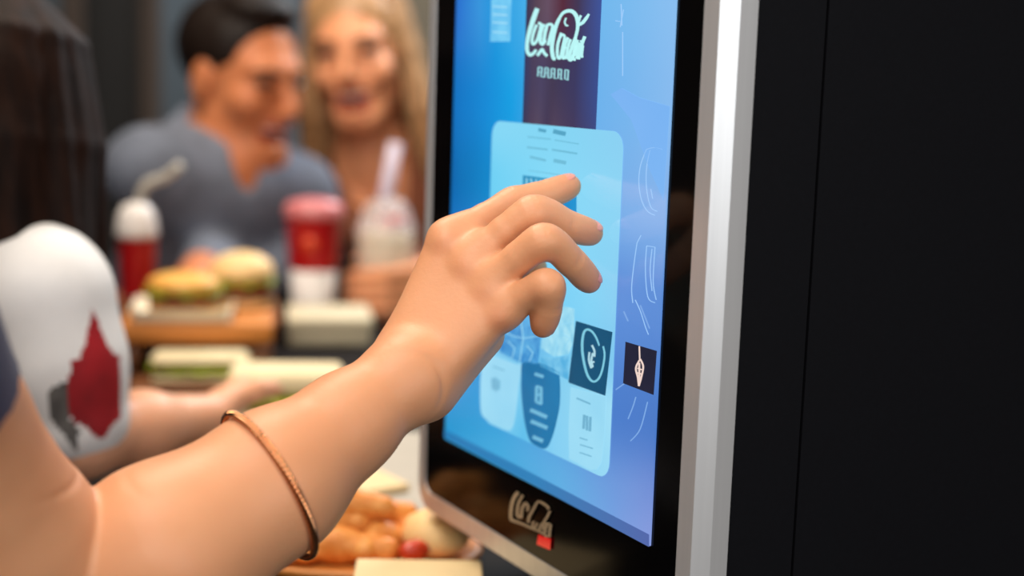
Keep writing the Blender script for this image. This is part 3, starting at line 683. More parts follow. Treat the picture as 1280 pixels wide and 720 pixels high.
hipO = J['hip']; J['knR'] = hipO-lft*.10+fac*.03-[0,0,.43]; J['anR'] = hipO-lft*.11-[0,0,.83]; J['knL'] = hipO+lft*.10+fac*.03-[0,0,.43]; J['anL'] = hipO+lft*.11-[0,0,.83]
HO = hframe(neckO+fac*.035+[0,0,.175], fac*.97+np.array([.1,.0,-.22]), (0,0,1), 1.0)
op = thing('person', (hipO[0], hipO[1], 0), 'person with bare arm in navy short sleeve reaching out to touch the blue screen', 'person')
S = SDF(.006); head_prims(S, HO, False); S.cap(hp(HO, (0,-.02,-.06)), neckO-[0,0,.04], .05, .056, .03); torso(S, J, 0, .85, 1)
S.chain([J['shL'], J['elL'], J['wrL']], [.046,.036,.025], .02); hand_prims(S, J['wrL'], *J['hdL'])
FL = [(MC[q][1]-FW*.009-UP*.005, .007, .45) for q in 'imrp']+[(P[1], .008, .22) for P, _ in fingers.values()]+[(P[3], .009, .5) for P, _ in fingers.values()]
opbody = part('body', merge((armV, armF), S.mesh(2)), M['skin'], op)
fa_ = opbody.data.attributes.new('flush', 'FLOAT', 'POINT'); co_ = np.empty(len(opbody.data.vertices)*3); opbody.data.vertices.foreach_get('co', co_); co_ = co_.reshape(-1, 3)+WL[opbody.name]
fv_ = np.zeros(len(co_))
for c_, r_, a_ in FL: fv_ = np.maximum(fv_, a_*np.exp(-((co_-c_)**2).sum(1)/r_**2))
fa_.data.foreach_set('value', fv_)
nt = M['skin'].node_tree; b_ = nt.nodes['Principled BSDF']; src = b_.inputs['Base Color'].links[0].from_socket
at_ = nt.nodes.new('ShaderNodeAttribute'); at_.attribute_name = 'flush'; mx_ = nt.nodes.new('ShaderNodeMix'); mx_.data_type = 'RGBA'
nt.links.new(at_.outputs['Fac'], mx_.inputs[0]); nt.links.new(src, mx_.inputs[6]); mx_.inputs[7].default_value = rgb(204,106,78); nt.links.new(mx_.outputs[2], b_.inputs['Base Color'])
S = SDF(.003); hem = at(-72, 530, .62); hem2 = at(-30, 583, .645)
S.chain([shR, ua1, ua2], [.058, .0452, .0470], .01); S.plane(at(-100, 508, .64), ua2-ua1)
torso_s = SDF(.006); torso(torso_s, J, .008, .85, 1); torso_s.chain([J['shL'], J['shL']*.45+J['elL']*.55], [.056,.046], .02)
torso_s.ell(hipO+[0,0,.05], (.15,.14,.09), None, .05)
torso_s.plane(neckO+[0,0,.012], (0,0,1))
sleeve = S.mesh(2)
part('shirt', merge(sleeve, torso_s.mesh(1)), M['navy'], op)
S = SDF(.006); S.ell(hp(HO, (0,-.022,.036)), (.082,.098,.086), HO['X']); S.ell(hp(HO, (0,.085,-.02)), (.064,.07,.085), HO['X'], .01, 's')
for q in range(26):
    a = -2.9+q*(2.6/25)*2.23; S.chain([hp(HO, (.075*math.cos(a), -.02+.085*math.sin(a), .0)), hp(HO, (.085*math.cos(a), -.03+.09*math.sin(a), -.08)), hp(HO, (.085*math.cos(a), -.05+.07*math.sin(a), -.17))], [.018,.018,.009], .01) if math.sin(a) < .3 else None
part('hair', S.mesh(1), M['hair_dark'], op)
trousers(op, J, M['denim'])
for q, Rn in (('i', 1), ('m', 1), ('r', 1), ('p', .85)):
    P, Rr = fingers[q]; ax = nrm(P[3]-P[2])
    dors = nrm((P[1]-P[0])-((P[1]-P[0])@ax)*ax) if q != 'i' else nrm(UP-.25*FW-(UP-.25*FW)@ax*ax)
    dors = nrm(dors-FW*.25*(q != 'p')); dors = nrm(dors-(dors@ax)*ax); sd = np.cross(ax, dors)
    nl = SDF(.0006); nl.ell(P[3]-ax*.0012+dors*Rr[3]*.96, (.0050*Rn, .0070*Rn, .0020), np.stack([sd, ax, dors]), .001)
    part('fingernail', nl.mesh(1), M['nail'], opbody)['label'] = 'short rosy fingernail'

# bracelet, laid around the forearm
bv = BVHTree.FromPolygons([Vector(v) for v in armV], armF)
bc = at(343, 602, .772); bax = nrm(fa3-fa1); e1 = nrm(UP-(UP@bax)*bax); e2 = np.cross(bax, e1); path = []
bc = bc-bax*.004
nP = 220
for i in range(nP):
    a = 2*math.pi*i/nP; dr_ = e1*math.cos(a)+e2*math.sin(a); o = bc+bax*.004*math.cos(a+.6)
    # outermost hit, cast inwards
    hit = bv.ray_cast(Vector(o+dr_*.075), Vector(-dr_), .075)[0]
    path.append(np.array(hit)+dr_*.0026)
path = np.array(path)
for it in range(6): path = path*.5+.25*(np.roll(path, 1, 0)+np.roll(path, -1, 0))
path = bc+(path-bc)*1.006
strands = []
turns = 34; n2 = 1100
tt = np.arange(n2)/n2*nP; i0 = np.floor(tt).astype(int); fr = (tt-i0)[:, None]
pp = path[i0 % nP]*(1-fr)+path[(i0+1) % nP]*fr; T = np.roll(pp, -1, 0)-np.roll(pp, 1, 0); T /= np.linalg.norm(T, axis=1)[:, None]
Ra = pp-bc; Ra -= (Ra*T).sum(1)[:, None]*T; Ra /= np.linalg.norm(Ra, axis=1)[:, None]; Bi = np.cross(T, Ra)
for q in range(3):
    ph = 2*math.pi*(turns*np.arange(n2)/n2+q/3)
    strands.append(tube(pp+.0011*(np.cos(ph)[:, None]*Ra*.8+np.sin(ph)[:, None]*Bi*1.25), .00105, 6, True))
br = part('bracelet', merge(*strands), M['gold'])
props(br, 'thin twisted rose gold chain bracelet around the forearm', 'bracelet')

# ------------------------------------------------------------------ the table
TZ = ZC-.385
tA = np.array([-.335, .93]); tdir = np.array([-.215, .977]); tw_ = np.array([.977, .215])
tB = tA+tw_*.40; tC = tB+tdir*1.2; tD = tA+tdir*1.2
tcen = (tA+tB+tC+tD)/4; TROT = math.atan2(-tdir[0], tdir[1])
table = thing('bar_table', (tcen[0], tcen[1], 0), 'high black table carrying burgers, sandwiches and drinks behind the arm', 'table')
Xr = rotz(TROT)
part('tabletop', box((-.20,-.6,TZ-.035), (.20,.6,TZ), .004, 2, Xr, (tcen[0], tcen[1], 0)), M['table'], table, smooth=False)
for q in (-.4, .4):
    c = tcen+tdir*q; part('leg', box((-.04,-.04,.02), (.04,.04,TZ-.035), .004, 1, Xr, (c[0], c[1], 0)), M['steel'], table, smooth=False)
    part('foot', box((-.2,-.05,0), (.2,.05,.02), .004, 1, Xr, (c[0], c[1], 0)), M['steel'], table, smooth=False)
def onT(u, v, z=0): return atZ(u, v, TZ+z)

# ---- food makers, each centred on the origin at its base
def blob(h, prims, sm=2):
    S = SDF(h)
    for p in prims: getattr(S, p[0])(*p[1:])
    return S.mesh(sm)
def lumpy(vf, amp, fr, seed):
    V, Fc = vf; V = np.array(V); r = np.random.default_rng(seed); K3 = r.normal(size=(6, 3))*fr; ph = r.uniform(0, 6, 6)
    c = V.mean(0); d_ = V-c; l = np.linalg.norm(d_, axis=1)[:, None]+1e-9
    w = sum(np.sin(V@K3[i]+ph[i]) for i in range(6))/6
    return V+d_/l*w[:, None]*amp, Fc
def shift(vf, o, a=0):
    return np.asarray(vf[0])@rotz(a)+np.asarray(o), vf[1]
def burger(loc, label, cap, r=.048, a=0, pale=False, zs=.8):
    t = thing('burger', loc, label, 'burger', None); t.rotation_euler = (0, 0, 0)
    L = lambda vf: shift((np.asarray(vf[0])*[1,1,zs], vf[1]), loc, a)
    m = M['bun_pale'] if pale else M['bun']
    part('bun_bottom', L(lathe([(.005,0), (r*.92,0), (r,.006), (r,.014), (r*.95,.018), (.005,.018)], 40)), m, t)
    part('patty', L(lumpy(lathe([(.005,.0185), (r*1.0,.0185), (r*1.05,.024), (r*1.04,.03), (r*.98,.033), (.005,.033)], 48), .003, 160, 3)), M['meat'], t)
    part('cheese', L(lathe([(.005,.0335), (r*1.06,.0328), (r*1.06,.0345), (.005,.0358)], 4, X=rotz(.4))), M['cheese'], t, smooth=False)
    part('tomato', L(lathe([(.005,.036), (r*.9,.036), (r*.92,.039), (r*.9,.042), (.005,.042)], 36, (r*.1,0,0))), M['tomato'], t)
    V, Fc = lathe([(.005,.043), (r*.8,.043), (r*1.08,.044), (r*1.1,.0455), (r*.8,.046), (.005,.046)], 60); V = np.array(V)
    an = np.arctan2(V[:,1], V[:,0]); V[:,2] += .004*np.sin(an*9)*(np.hypot(V[:,0], V[:,1])/r)**3
    part('lettuce', L((V, Fc)), M['lettuce'], t)
    part('bun_top', L(lathe([(.005,.05), (r*.98,.05), (r*1.04,.056), (r*1.02,.064), (r*.9,.064+cap*.45), (r*.62,.064+cap*.8), (r*.3,.064+cap*.96), (.004,.064+cap)], 44)), m, t)
    return t

# raised wooden serving board with two burgers on paper
BZ = .045
bl = onT(148, 430, BZ); brr = onT(342, 430, BZ); bd = nrm([brr[0]-bl[0], brr[1]-bl[1], 0]); bq = np.array([-bd[1], bd[0], 0]); bw = np.linalg.norm((brr-bl)[:2])
bang = math.atan2(bd[1], bd[0]); bm_ = (bl+brr)/2; bm_[2] = TZ
def BL(x, y, z): return bm_+bd*x+bq*y+np.array([0,0,z])
board = thing('serving_board', BL(0,.085,0), 'thick honey-coloured wooden board on feet under the two burgers', 'board')
part('plank', box((-bw/2,0,BZ), (bw/2,.185,BZ+.026), .004, 2, rotz(bang), bm_), M['wood'], board)
for sx in (-.42, .42):
    for sy in (.02, .15): part('foot', lathe([(.012,0), (.014,BZ)], 16, BL(bw*sx, sy, 0)), M['wood_dark'], board)
lin_ = part('paper_liner', box((-bw*.42,.012,BZ+.0262), (bw*.22,.13,BZ+.0272), 0, 1, rotz(bang), bm_), M['paper'], smooth=False); props(lin_, 'white paper sheet under the golden burger on the thick board', 'paper')
trp = atZ(222, 398, TZ+BZ+.04)
tr = thing('paper_tray', BL(-bw*.12,.03,BZ+.0273), 'small white paper tray holding the golden burger', 'tray')
def opentray(w, d, h, o, a, fl=.008):
    b = [(-w/2,-d/2), (w/2,-d/2), (w/2,d/2), (-w/2,d/2)]; V = []; Fc = []
    rings = [(0,0), (0,0), (fl,h), (fl-.0015,h), (-.0015,.0015)]
    for e_, z in rings:
        for x, y in b: V.append((x+math.copysign(e_, x), y+math.copysign(e_, y), z))
    for i in range(1, 4):
        for k in range(4): Fc.append((i*4+k, i*4+(k+1) % 4, (i+1)*4+(k+1) % 4, (i+1)*4+k))
    Fc.append((4,7,6,5)); Fc.append((16,17,18,19))
    V = np.array(V)
    return shift((V, Fc), o, a)
part('tray', opentray(bw*.58, .104, .014, BL(-bw*.10,.058,BZ+.0274), bang), M['paper'], tr, smooth=False)
burger(BL(-bw*.10,.058,BZ+.0305), 'golden-bunned burger lying on the paper tray, left of the pale bun', .018, .044, .3, False, .62)
burger(BL(bw*.28,.130,BZ+.0265), 'pale taller burger at the right end of the thick wooden board', .030, .042, 1.1, True, .78)

# white box, right of the board
wl = onT(361, 433); wrr = onT(464, 433); wd_ = nrm([wrr[0]-wl[0], wrr[1]-wl[1], 0]); wa = math.atan2(wd_[1], wd_[0]); ww = np.linalg.norm((wrr-wl)[:2])
wb = thing('food_box', (wl+wrr)/2+np.array([-wd_[1], wd_[0], 0])*.06, 'plain cream food box with flat lid, right of the burgers', 'box')
part('box_base', box((-ww/2,.004,0), (ww/2,.125,.022), .004, 2, rotz(wa), (wl+wrr)/2), M['box_card'], wb)
part('lid', box((-ww/2-.003,.0,.0225), (ww/2+.003,.13,.040), .004, 2, rotz(wa), (wl+wrr)/2), M['box_card'], wb)

# cups
def big_cup(loc, label, straw=None, H_=.17, r=.04, lid_m=None):
    t = thing('drink_cup', loc, label, 'cup', 'red and white drink cups with lids')
    o = loc
    part('cup', lathe([(.01,.0), (r*.70,0), (r*.72,.004), (r*.83,H_*.42), (r*.815,H_*.42), (r*.7,.008), (.01,.008)], 40, o), M['cola'], t)
    part('red_band', lathe([(r*.83,H_*.42), (r*1.0,H_), (r*1.03,H_+.003), (r*.98,H_+.003), (r*.81,H_*.42)], 40, o, cap=False), M['cup_red'], t)
    part('lid', lathe([(r*1.06,H_-.004), (r*1.08,H_+.002), (r*1.05,H_+.008), (r*.98,H_+.026), (r*.72,H_+.040), (r*.3,H_+.045), (.004,H_+.045)], 40, o), lid_m or M['cup_white'], t)
    return t
c1 = onT(172, 424); c1[2] = TZ
big_cup(c1, 'red-banded drink cup with white dome lid behind the golden burger', H_=.15, r=.027)
c2 = onT(391, 404); c2 = np.array([c2[0], c2[1], TZ])
def red_cup(loc, label):
    t = thing('drink_cup', loc, label, 'cup', 'red and white drink cups with lids'); o = loc; r = .043
    part('cup', lathe([(.01,0), (r*.68,0), (r*.70,.004), (r*.84,.085), (r*.82,.085), (r*.68,.008), (.01,.008)], 40, o), M['cup_white'], t)
    part('red_band', lathe([(r*.84,.085), (r*.9,.10), (r*1.02,.165), (r*1.04,.168), (r*.98,.168), (r*.82,.085)], 40, o, cap=False), M['cup_red'], t)
    e = SDF(.002).ell(np.array(o)+[0,-r*.86,.128], (.013,.009,.014)).mesh(1)
    part('painted_highlight', e, mat('orange_highlight', rgb(212,72,36), .4), t)  # highlight on the red band, put in as an orange shape
    part('lid', lathe([(r*1.06,.165), (r*1.09,.171), (r*1.05,.177), (r*.98,.186), (r*.5,.192), (.004,.193)], 40, o), mat('pink_lid', rgb(206,120,122), .35), t)
red_cup(c2, 'red cup with painted orange highlight and white lower half standing behind the cream food box')
sw = part('drinking_straw', tube(catmull([c1+[.004,0,.198], c1+[.010,-.002,.215], c1+[.020,-.005,.224], c1+[.042,-.012,.232], c1+[.066,-.02,.250]], 5), .0065, 12), mat('pale_straw', rgb(196,192,182), .5)); props(sw, 'short pale bent straw rising from the lid of the red-banded cup', 'straw')

# wrap on the thin board in front
sp_ = onT(250, 489); 
tb = part('thin_board', box((-.085,-.015,0), (.065,.065,.007), .003, 2, rotz(bang), sp_), M['wood_dark']); props(tb, 'thin brown board under the small lettuce sandwich, in front of the burgers', 'board')
def sandwich(loc, label, w, d, a, hh=.05):
    t = thing('sandwich', loc, label, 'sandwich'); L = lambda vf: shift(vf, loc, a)
    part('bread_bottom', L(box((-w/2,-d/2,0), (w/2,d/2,hh*.28), .006, 3)), M['bread'], t)
    V, Fc = lathe([(.005,hh*.3), (.45,hh*.3), (.54,hh*.36), (.56,hh*.46), (.48,hh*.52), (.005,hh*.52)], 60); V = np.array(V)
    an = np.arctan2(V[:,1], V[:,0]); V[:,2] += hh*.06*np.sin(an*13)*(np.hypot(V[:,0], V[:,1])*2)**3; V[:,0] *= w*.98; V[:,1] *= d*.98
    V[:,2] = np.clip(V[:,2], hh*.285, hh*.58)
    part('lettuce', L((V, Fc)), M['lettuce'], t)
    part('bread_top', L(lumpy(box((-w/2,-d/2,hh*.59), (w/2,d/2,hh), .009, 4), .0015, 90, 5)), M['bread'], t)
sandwich(sp_+bd*.0+bq*.03+[0,0,.0075], 'small lettuce sandwich on the thin brown board, in front of the burgers', .115, .055, bang, .034)
s2 = onT(352, 533); sandwich(s2+np.array([.0,.03,0]), 'larger white bread sandwich with lettuce gripped by the hand behind the bracelet', .125, .075, .12, .06)

# placemat, napkin
pm = onT(500, 590); 
pmat = part('placemat', box((-.11,-.13,0), (.075,.155,.0012), 0, 1, rotz(TROT), onT(508, 590)), M['paper_grey'], smooth=False); props(pmat, 'grey paper placemat beneath the arm, left of the kiosk frame', 'placemat')
nk = onT(440, 612, .0016)
nV, nF = box((-.045,-.032,0), (.045,.032,.008), .003, 2, rotz(.62), nk); props(part('napkin', lumpy((nV, nF), .002, 60, 8), M['card']), 'folded cream napkin on the placemat, just under the forearm', 'napkin')

# oval board with fried chicken and a bun
pc = onT(446, 704); 
ob = thing('oval_plate', pc, 'oval wooden plate holding fried chicken at the bottom of the scene', 'plate')
V, Fc = lathe([(.01,0), (.085,0), (.098,.008), (.1,.013), (.094,.014), (.08,.008), (.01,.007)], 56); V = np.array(V); V[:,1] *= .62
part('dish', shift((V, Fc), pc, .1), M['wood'], ob)
strips = [(-.045,.0,.008,.5),(-.015,.022,.008,-.3),(-.012,-.022,.008,.15),(.022,-.004,.008,1.0),(-.03,.006,.024,-.2),(.004,.006,.024,.6),(.03,.02,.010,-.5),(-.012,.0,.036,.1)]
for i, (x, y, z, a) in enumerate(strips):
    S = SDF(.0022); L_ = .026+.006*((i*7) % 3); S.cap((-L_,0,.011), (0,.004,.013), .0095, .0125, .01).cap((0,.004,.013), (L_,-.003,.011), .0125, .009, .01)
    for k in range(9): S.ell((random.uniform(-L_,L_), random.uniform(-.008,.008), .012+random.uniform(-.006,.008)), (.006,.005,.005), None, .005)
    o = part('fried_chicken_strip', shift(S.mesh(1), pc+[x,y,z], a), M['fried'])
    props(o, 'golden fried chicken strip heaped on the oval wooden plate', 'fried chicken', 'fried chicken strips on the oval plate')
bn = pc+np.array([.062,.002,.013])
dr2 = thing('dinner_roll', bn, 'pale round bread roll at the right end of the fried chicken', 'bread roll')
part('crust', shift(lathe([(.004,0), (.02,0), (.026,.006), (.0275,.014), (.023,.025), (.012,.031), (.003,.0325)], 36), bn), M['bun_pale'], dr2)
part('crumb', shift(lathe([(.003,.0), (.016,.0005), (.018,.002), (.003,.003)], 24), bn+[0,0,-.0022]), M['bread'], dr2)
tm = pc+np.array([.047,-.028,.014]); to = part('tomato_wedge', shift(blob(.0018, [('ell',(0,0,.008),(.013,.008,.008),None,.004)]), tm, .5), M['tomato']); props(to, 'red tomato wedge beside the pale bread roll', 'tomato')

# pale carton in front
fl = onT(612, 712, .026)
fb = thing('paper_carton', fl+np.array([-.06,-.05,-.026]), 'shallow pale carton at the bottom edge, in front of the fried chicken', 'carton')
part('carton', opentray(.085, .075, .026, np.array([fl[0]-.050, fl[1]-.040, TZ+.0003]), .05, .003), M['card'], fb, smooth=False)
part('lid', box((-.046,-.04,0), (.046,.04,.006), .002, 2, rotz(.05), (fl[0]-.050, fl[1]-.040, TZ+.0266)), M['card'], fb)

# ------------------------------------------------------------------ the man
YM = 2.30
HM = hframe(atY(303, 96, YM), (.80, -.58, -.20), (.14, -.10, 1), 1.10)
shMR = atY(182, 214, 2.20); shML = atY(374, 246, 2.38); nkM = atY(262, 196, 2.33)
hipM = np.array([-.62, 2.50, .86])
JM = dict(shR=shMR, shL=shML, neck=nkM, hip=hipM)
JM['elR'] = np.array([shMR[0]+.10, 2.28, TZ+.085]); JM['wrR'] = BL(-bw*.12,.285,.078); JM['hdR'] = (bd*.95-bq*.15-np.array([0,0,.02]), (0,0,-1), bq, .95, .7)
JM['elL'] = np.array([shML[0]+.02, 2.33, TZ+.07]); JM['wrL'] = np.array([shML[0]-.14, 2.24, TZ+.055]); JM['hdL'] = ((-.9,-.3,-.1), (0,0,-1), (-.3,-.9,0))
for q, sg in (('R',-1), ('L',1)):
    JM['kn'+q] = hipM+[.10*sg,-.30,-.08]; JM['an'+q] = hipM+[.10*sg,-.20,-.46]
man, mbody = build_person('smiling man with short dark hair and grey-blue shirt, seen from the side', (hipM[0], hipM[1], 0), JM, HM, M['skin_man'])
face_parts(HM, mbody)
S = SDF(.005); torso(S, JM, .012, 1.0)
for q in 'RL': S.chain([JM['sh'+q], JM['el'+q], JM['wr'+q]*.55+JM['el'+q]*.45], [.062,.047,.040], .02)
side, fwd, up, mid, hip = tframe(JM)
S.ell(nkM+fwd*.07+up*.02, (.042,.065,.068), np.stack([side, fwd, up]), .012, 's')
S.cap(nkM+up*.03, hp(HM, (0,-.02,-.05)), .062, .062, .006, 's')
V, Fc = S.mesh(2)
shirt = part('shirt', (V, Fc), M['chambray'], man)
S = SDF(.004)                                                   # collar
for sg in (-1, 1): S.chain([nkM-fwd*.075+up*.062, nkM+side*.075*sg+fwd*.0+up*.055, nkM+side*.058*sg+fwd*.075+up*.02, nkM+side*.03*sg+fwd*.125-up*.05], [.014,.017,.017,.010], .008)
part('collar', S.mesh(1), M['chambray'], man)
part('undershirt', SDF(.004).ell(nkM+fwd*.075-up*.075, (.045,.03,.05), np.stack([side, fwd, up]), .01).mesh(1), M['dark_tee'], man)
S = SDF(.004); hs_ = HM['s']
S.ell(hp(HM, (0,-.022,.040)), np.array((.080,.094,.080))*hs_, HM['X'])
S.ell(hp(HM, (0,.02,.104)), np.array((.055,.045,.022))*hs_, HM['X'], .02)
S.ell(hp(HM, (0,.105,.0)), np.array((.090,.092,.092))*hs_, HM['X'], .008, 's')
S.ell(hp(HM, (.076,-.002,-.02)), np.array((.02,.026,.042))*hs_, HM['X'], .006, 's'); S.ell(hp(HM, (-.076,-.002,-.02)), np.array((.02,.026,.042))*hs_, HM['X'], .006, 's')
S.plane(hp(HM, (0,-.03,-.075)), -HM['X'][2], .01)
part('hair', lumpy(S.mesh(1), .003, 140, 2), M['hair_man'], man)
trousers(man, JM, M['denim'])
stool(hipM[0], hipM[1]+.01, hipM[2]-.140, .28, 'black bar stool under the man in the grey-blue shirt')

# ------------------------------------------------------------------ the woman
YW = 2.58
HW = hframe(atY(449, 68, YW), (-.10, -.95, -.06), (-.14, -.10, 1), 1.16)
HW['jaw'] = .84; HW['brow'] = 'hair_brow'
nkW = atY(466, 186, 2.64); shWR = atY(418, 250, 2.66); shWL = atY(572, 256, 2.68)
hipW = np.array([-.13, 2.82, .86])
JW = dict(shR=shWR, shL=shWL, neck=nkW, hip=hipW)
cupc = atY(482, 318, 2.22)                                       # the shake she holds
JW['elR'] = np.array([shWR[0]-.03, 2.36, TZ+.05]); JW['wrR'] = cupc+np.array([-.005,.075,-.085]); JW['hdR'] = ((-.25,-.35,.9), (.45,-.9,0), (-1,-.2,0))
JW['wrR'] = atY(500, 420, 2.25); JW['elR'] = atY(505, 520, 2.40); JW['elR'][2] = TZ+.045
JW['elL'] = shWL+np.array([.05,-.02,-.27]); JW['wrL'] = JW['elL']+np.array([.02,-.18,-.0]); JW['hdL'] = ((-.2,-.9,-.1), (0,0,-1), (-1,0,0))
JW.pop('hdR')
for q, sg in (('R',-1), ('L',1)):
    JW['kn'+q] = hipW+[.10*sg,-.30,-.08]; JW['an'+q] = hipW+[.10*sg,-.20,-.46]
# right hand wraps the cup: built into the same body surface
woman = thing('person', (hipW[0], hipW[1], 0), 'laughing woman with long blond hair holding the creamy drink with a lilac straw', 'person')
S = SDF(.004); head_prims(S, HW, True); S.cap(hp(HW, (0,-.02,-.06)), nkW-[0,0,.04], .05*1.1, .056*1.1, .03); torso(S, JW, 0, .88, 1)
for q in 'RL': S.chain([JW['sh'+q], JW['el'+q], np.asarray(JW['wr'+q])*.45+np.asarray(JW['el'+q])*.55, JW['wr'+q]], [.044,.035,.034,.025], .02)
hand_prims(S, JW['wrL'], *JW['hdL'])
CR = .042                                                        # cup radius at the grip
pal = cupc+np.array([.012,-(CR+.014)*.35,-.05]); 
ctr = cupc+np.array([0,0,-.045])
# palm to the right of the cup, fingers around the camera side, thumb on the far side
S.cap(JW['wrR'], ctr+[CR+.026,.02,-.058], .024, .019, .008); S.cap(ctr+[CR+.026,.02,-.058], ctr+[CR+.021,.004,.0], .019, .015, .01); S.cap(ctr+[CR+.020,.004,.012], ctr+[CR+.020,.004,-.03], .015, .015, .01)
for i, zz in enumerate((.030,.011,-.008,-.026)):
    P = [ctr+np.array([(CR+.0185)*math.cos(math.radians(a)), (CR+.0185)*math.sin(math.radians(a)), zz-.004*j]) for j, a in enumerate((5,-38,-82,-122,-150-(0,4,0,-10)[i]))]
    S.chain(P, [.0118,.0112,.0104,.0096,.0086], .004)
P = [ctr+np.array([(CR+.0185)*math.cos(math.radians(a)), (CR+.0185)*math.sin(math.radians(a)), z_]) for a, z_ in ((20,-.01), (60,.012), (105,.024), (140,.03))]
S.chain(P, [.016,.0135,.0115,.0095], .006)
wbody = part('body', S.mesh(2), M['skin_woman'], woman); face_parts(HW, wbody)
S = SDF(.005); torso(S, JW, .010, .88, 1); side, fwd, up, mid, hip = tframe(JW)
for q in 'RL': S.chain([JW['sh'+q], JW['el'+q]], [.054,.045], .02)
S.ell(nkW+fwd*.06-up*.01, (.055,.10,.11), np.stack([side, fwd, up]), .012, 's'); S.cap(nkW+up*.03, hp(HW, (0,-.02,-.05)), .06, .06, .006, 's')
part('top', S.mesh(2), M['brown_top'], woman)
S = SDF(.005); hs_ = HW['s']
S.ell(hp(HW, (0,-.024,.040)), np.array((.083,.096,.084))*hs_, HW['X'])
for k in range(110):                                             # around the back from one temple to the other
    a = math.radians(-202+224*((k*.618034) % 1)); lay = .94+.12*random.random(); cx, cy = .078*math.cos(a)*lay, -.012+.084*math.sin(a)*lay
    ln = random.uniform(.18, .25); fl_ = random.uniform(.95, 1.22); j_ = random.uniform(-.008, .008)
    S.chain([hp(HW, (cx*.3,cy*.3,.120)), hp(HW, (cx*.85,cy*.82,.085)), hp(HW, (cx*1.05,cy*1.05,.0)), hp(HW, (cx*1.08*fl_+j_,cy*1.06,-.09)), hp(HW, (cx*1.15*fl_+j_*2,cy*.9-.01,-ln))], [.0085,.009,.009,.009,.003], .004)
S.ell(hp(HW, (.0,.105,-.035)), np.array((.064,.085,.098))*hs_, HW['X'], .012, 's')
part('hair', S.mesh(1), M['hair_blond'], woman)
trousers(woman, JW, M['denim'])
stool(hipW[0], hipW[1]+.01, hipW[2]-.140, .28, 'black bar stool under the laughing blond woman')
# her drink
dk = thing('milkshake_cup', cupc-[0,0,.10], 'clear dome-lidded cup of creamy drink held up in the laughing woman\'s hand', 'cup')
o = cupc-np.array([0,0,.098])
part('cup', lathe([(.005,0), (.031,0), (.033,.003), (CR,.06), (CR+.004,.135), (CR+.003,.137), (CR-.0015,.06), (.03,.006), (.005,.005)], 44, o), M['cup_clear'], dk)
part('drink', lathe([(.004,.0062), (.029,.0062), (CR-.003,.06), (CR+.0015,.128), (CR-.006,.134), (.004,.138)], 44, o), M['shake'], dk)
part('dome_lid', lathe([(CR+.006,.136), (CR+.006,.142), (CR+.002,.143), (CR-.003,.165), (.028,.182), (.012,.189), (.010,.189), (.026,.180), (CR-.005,.164), (CR,.142), (CR+.001,.136)], 44, o, cap=False), M['cup_clear'], dk)
part('strawberry_topping', lumpy(blob(.002, [('ell', o+[.012,0,.151], (.024,.02,.012), None, .006)]), .002, 200, 1), M['berry'], dk)
st = part('drinking_straw', tube([o+[-.004,0,.15], o+[-.002,0,.19], o+[.012,-.004,.272]], .0105, 14), M['straw']); props(st, 'wide lilac straw standing up in the creamy drink', 'straw')

# ------------------------------------------------------------------ the girl
YG = 1.30
HG = hframe(atY(-8, 180, YG), (.10, .98, -.12), (.0, .02, 1), 1.08)
nkG = atY(18, 318, 1.28); nkG = np.array([HG['c'][0]-.015, HG['c'][1]-.015, HG['c'][2]-.165])
shGR = atY(56, 378, 1.20); shGL = shGR+np.array([-.27,.19,.0])
nkG[:2] = (shGR+shGL)[:2]/2+np.array([.0,.0]); nkG[2] = shGR[2]+.05
hipG = np.array([nkG[0]-.10, nkG[1]-.10, .86])
JG = dict(shR=shGR, shL=shGL, neck=nkG, hip=hipG)
JG['elR'] = atY(100, 612, 1.19); JG['elR'][2] = max(JG['elR'][2], TZ+.066)
JG['wrR'] = atY(262, 530, 1.335); JG['wrR'][2] = TZ+.052; JG['hdR'] = (s2+np.array([-.055,.03,.046])-JG['wrR'], (.55,-.35,-.6), (.25,.6,.6), .92, .12)
JG['elL'] = shGL+np.array([-.03,.03,-.24]); JG['wrL'] = JG['elL']+np.array([.03,.03,-.20]); JG['hdL'] = ((.5,.5,-.5), (.3,-.3,-.8), (.6,-.7,0))
for q, sg in (('R',1), ('L',-1)):
    JG['kn'+q] = hipG+np.array([.24,.26,-.07])+np.array([.08,-.06,0])*sg; JG['an'+q] = hipG+np.array([.20,.22,-.46])+np.array([.08,-.06,0])*sg
S = SDF(.004)
girl, gbody = build_person('girl with long dark hair in white red-printed shirt, back turned, at the table', (hipG[0], hipG[1], 0), JG, HG, M['skin_girl'], laugh=False, w=.86)
S = SDF(.003); torso(S, JG, .010, .86)
uaG = JG['elR']-shGR
S.chain([shGR, shGR+uaG*.45, shGR+uaG*.86], [.054,.053,.046], .02); S.chain([JG['shL'], JG['shL']*.2+JG['elL']*.8], [.056,.05], .02)
S.plane(nkG+[0,0,.02], (0,0,1)); S.ell(hipG+[0,0,.03], (.15,.125,.09), None, .05)
V, Fc = S.mesh(2); Vn = np.asarray(V)
rel = Vn-CAM; dep = rel@FW; pu = 640+FPX*(rel@RT)/dep; pv = 360-FPX*(rel@UP)/dep
def inpoly(x, y, P):
    r = np.zeros(len(x), bool); j = len(P)-1
    for i in range(len(P)):
        (xi, yi), (xj, yj) = P[i], P[j]; c_ = ((yi > y) != (yj > y)) & (x < (xj-xi)*(y-yi)/(yj-yi+1e-9)+xi); r ^= c_; j = i
    return r
Q = np.array([list(f) for f in Fc]); fu, fv = pu[Q].mean(1), pv[Q].mean(1); fd = dep[Q].mean(1)
leaf = [(116,384),(124,408),(134,432),(150,448),(152,520),(140,532),(132,548),(118,546),(108,532),(94,530),(82,510),(86,478),(88,452),(100,448),(108,420)]
